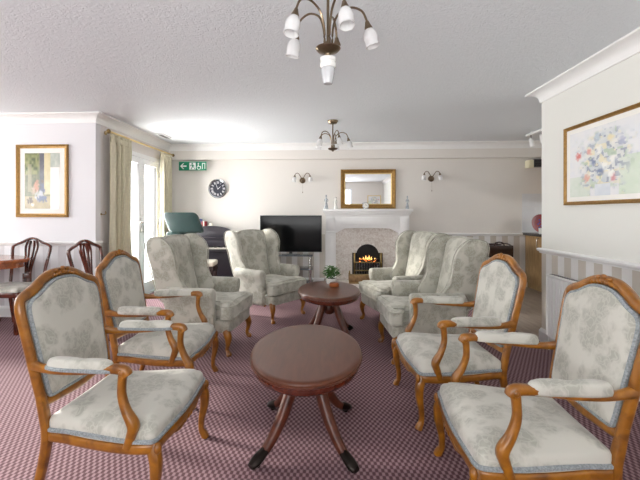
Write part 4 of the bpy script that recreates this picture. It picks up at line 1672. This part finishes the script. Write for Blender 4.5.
# ------------------------------------------------------------------ radiator
rt = thing('radiator', 'white panel radiator on the right wall below the dado rail', 'radiator', (XR - .004, 3.11, 0))
b = B()
y0, y1 = -.48, .49
pr_ = []
nn = 24
for i in range(nn * 4 + 1):
    u = i / (nn * 4)
    ph = (i % 4)
    pr_.append((-.085 - (.018 if ph in (1, 2) else 0), y0 + (y1 - y0) * u))
poly = [(-.07, y0)] + pr_ + [(-.07, y1)]
prism(b, [(x, y) for x, y in poly], (0, 0, .14), (1, 0, 0), (0, 1, 0), (0, 0, 1), .53)
obj('front_panel', b, M['white_gloss'], rt, False)
obj('rear_panel', box(B(), -.05, -.03, y0, y1, .14, .67, .004), M['white_gloss'], rt)
b = box(B(), -.102, -.03, y0 - .004, y1 + .004, .668, .69, .005)
obj('top_grille', b, M['white_gloss'], rt)
b = B()
for i in range(30):
    y = y0 + .03 + (y1 - y0 - .06) * i / 29
    box(b, -.085, -.045, y - .008, y + .008, .689, .6915)
obj('slot', b, M['dark_grey'], rt, False)
for y in (y0, y1):
    obj('side_panel', box(B(), -.1, -.03, y - .006, y + .006, .14, .67, .003), M['white_gloss'], rt)
b = cyl(B(), (-.06, y1 + .03, 0), (-.06, y1 + .03, .15), .008)
cyl(b, (-.06, y1, .17), (-.06, y1 + .04, .17), .01)
cyl(b, (-.06, y1 + .03, .14), (-.06, y1 + .03, .21), .016)
obj('valve', b, M['white_gloss'], rt)
b = B()
for y in (-.3, .3):
    box(b, -.035, 0, y - .02, y + .02, .3, .6)
obj('bracket', b, M['white_gloss'], rt)

# ------------------------------------------------------------------ kitchen corner and side table
kc = thing('kitchen_unit', 'pale oak kitchen base unit with dark worktop beyond the right wall', 'kitchen unit', (3.25, 5.6, 0))
obj('carcass', box(B(), .02, .6, -1.0, 1.055, .1, .87), M['kitchen_wood'], kc)
obj('plinth', box(B(), .06, .6, -1.0, 1.055, 0, .1), M['kitchen_wood'], kc)
for i in range(4):
    y = -1.0 + .5 * i
    dd = obj('door', box(B(), 0, .02, y + .004, y + .51 if i == 3 else y + .496, .11, .865, .003), M['kitchen_wood'], kc)
    obj('handle', tube(B(), [(0, y + .1, .7), (-.03, y + .1, .71), (-.034, y + .1, .77), (-.03, y + .1, .83), (0, y + .1, .84)], .006, 8, 4, up=(0, 1, 0)), M['chrome'], dd)
wt = obj('worktop', box(B(), 3.22, 3.9, 4.58, YB - .001, .87, .91, .006), M['worktop'])
tag(wt, 'dark speckled kitchen worktop on the pale oak unit', 'worktop')
b = B()
nx_, nz_ = 5, 3
for i in range(nx_):
    for j in range(nz_):
        box(b, 3.22 + .2 * i + .001, 3.42 + .2 * i - .001, YB - .008, YB, .91 + .215 * j + .001, .91 + .215 * (j + 1) - .001)
struct('trim_11', b, M['tile'])
kw = thing('wall_cabinet', 'pale oak kitchen wall cabinet half hidden by the right wall', 'cabinet', (3.545, 6.1, 0))
obj('carcass', box(B(), .02, .36, -.5, .555, 1.4, 2.1), M['kitchen_wood'], kw)
for i in range(2):
    dd = obj('door', box(B(), 0, .02, -.5 + .53 * i + .003, -.5 + .53 * (i + 1) - .005, 1.4, 2.1, .003), M['kitchen_wood'], kw)
    obj('handle', box(B(), -.02, 0, -.45 + .53 * i, -.44 + .53 * i, 1.44, 1.56, .003), M['chrome'], dd)
ef = thing('extractor_fan', 'dark box fan with cream end on the back wall under the beam, right', 'fan', (3.40, YB, 2.05))
obj('housing', box(B(), -.06, .13, -.14, 0, -.06, .06, .006), M['dark_grey'], ef)
obj('end_panel', box(B(), -.135, -.06, -.145, 0, -.075, .05, .006), M['cream_plastic'], ef)
b = B()
for i in range(4):
    box(b, -.05, .12, -.144, -.139, -.045 + i * .026, -.035 + i * .026)
obj('slats', b, M['black_plastic'], ef, False)
pl = thing('plate', 'red plate with a blue and white centre standing on the worktop', 'plate', (3.385, 6.40, .91))
q = Matrix.Rotation(rad(78), 4, 'X')
obj('rim', lathe(B(), [(.09, .0), (.12, .004), (.15, .016), (.152, .02), (.12, .012), (.09, .008)], (0, 0, .152), 36, q), M['red'], pl)
obj('well', lathe(B(), [(0, 0), (.092, 0), (.092, .007), (0, .005)], (0, 0, .152), 30, q), M['porcelain'], pl)
b = B()
rn2 = random.Random(9)
for i in range(9):
    a = i * 2.4
    r_ = .02 + .007 * i
    c_ = q @ V(r_ * math.cos(a), r_ * math.sin(a), .009)
    ball(b, (c_.x, c_.y, c_.z + .152), .013, 1, .2, 1, 8, 6)
obj('pattern', b, M['blue'], pl)
mg = thing('mug', 'small white mug on the worktop beside the red plate', 'mug', (3.31, 6.24, .91))
obj('body', lathe(B(), [(0, 0), (.034, 0), (.038, .006), (.04, .09), (.037, .09), (.035, .01), (0, .01)], n=24), M['porcelain'], mg)
obj('handle', tube(B(), [(.038, 0, .075), (.06, 0, .07), (.066, 0, .045), (.056, 0, .022), (.038, 0, .018)], .005, 8, 4, up=(0, 1, 0)), M['porcelain'], mg)
# spotlight bar on the kitchen ceiling
sp = thing('spotlight_bar', 'white ceiling spotlight bar over the kitchen, beside the right wall', 'spotlight', (2.92, 5.5, H))
obj('bar', box(B(), -.02, .02, -.4, .4, -.045, -.015, .006), M['white_gloss'], sp)
b = B()
for y in (-.25, .25):
    cyl(b, (0, y, 0), (0, y, -.02), .018)
obj('mount', b, M['white_gloss'], sp)
for y in (-.28, .0, .28):
    b = cyl(B(), (0, y, -.045), (0, y, -.11), .006)
    hd = obj('swivel', b, M['dark_grey'], sp)
    q2 = V(0, 0, 1).rotation_difference(V(.25, -.1, -1).normalized()).to_matrix().to_4x4()
    obj('spot_head', lathe(B(), [(0, -.03), (.02, -.028), (.026, 0), (.034, .09), (.03, .09), (.022, .01), (0, .0)], (0, y, -.12), 18, q2), M['white_gloss'], hd)

# dark trolley against the back wall at right
tr = thing('tea_trolley', 'dark wooden tea trolley with raised tray against the striped dado', 'trolley', (2.50, 6.28, 0), rad(6))
b = box(B(), -.36, .3, -.22, .22, .66, .68, .004)
box(b, -.36, .3, -.22, -.2, .56, .74, .006)
box(b, -.36, .3, .2, .22, .56, .74, .006)
box(b, -.36, -.34, -.22, .22, .56, .74, .006)
box(b, .28, .3, -.22, .22, .56, .72, .006)
obj('tray', b, M['walnut'], tr)
obj('handle', tube(B(), [(.0, -.21, .735), (.02, -.21, .775), (.08, -.21, .79), (.14, -.21, .775), (.16, -.21, .735)], .01, 8, 5, up=(0, 1, 0)), M['walnut'], tr)
obj('end_rail', sweep(B(), [(.29, -.2, .72, .012, .012), (.31, -.1, .74, .012, .012), (.315, 0, .75, .012, .012), (.31, .1, .74, .012, .012), (.29, .2, .72, .012, .012)], n=8), M['walnut'], tr)
obj('shelf', box(B(), -.34, .28, -.2, .2, .3, .32, .004), M['walnut'], tr)
for sx in (-.33, .27):
    for sy in (-.19, .19):
        lg = obj('leg', box(B(), sx - .018, sx + .018, sy - .018, sy + .018, .05, .66, .004), M['walnut'], tr)
        obj('castor', cyl(B(), (sx, sy - .012, .025), (sx, sy + .012, .025), .025), M['dark_metal'], lg)
mz = thing('magazine', 'white magazines lying on the lower shelf of the dark tea trolley', 'magazine', (2.40, 6.22, .32), rad(10))
obj('cover', box(B(), -.15, .15, -.11, .11, 0, .03, .003), M['paper'], mz)
obj('pages', box(B(), -.148, .152, -.108, .108, .004, .026), M['ivory'], mz)
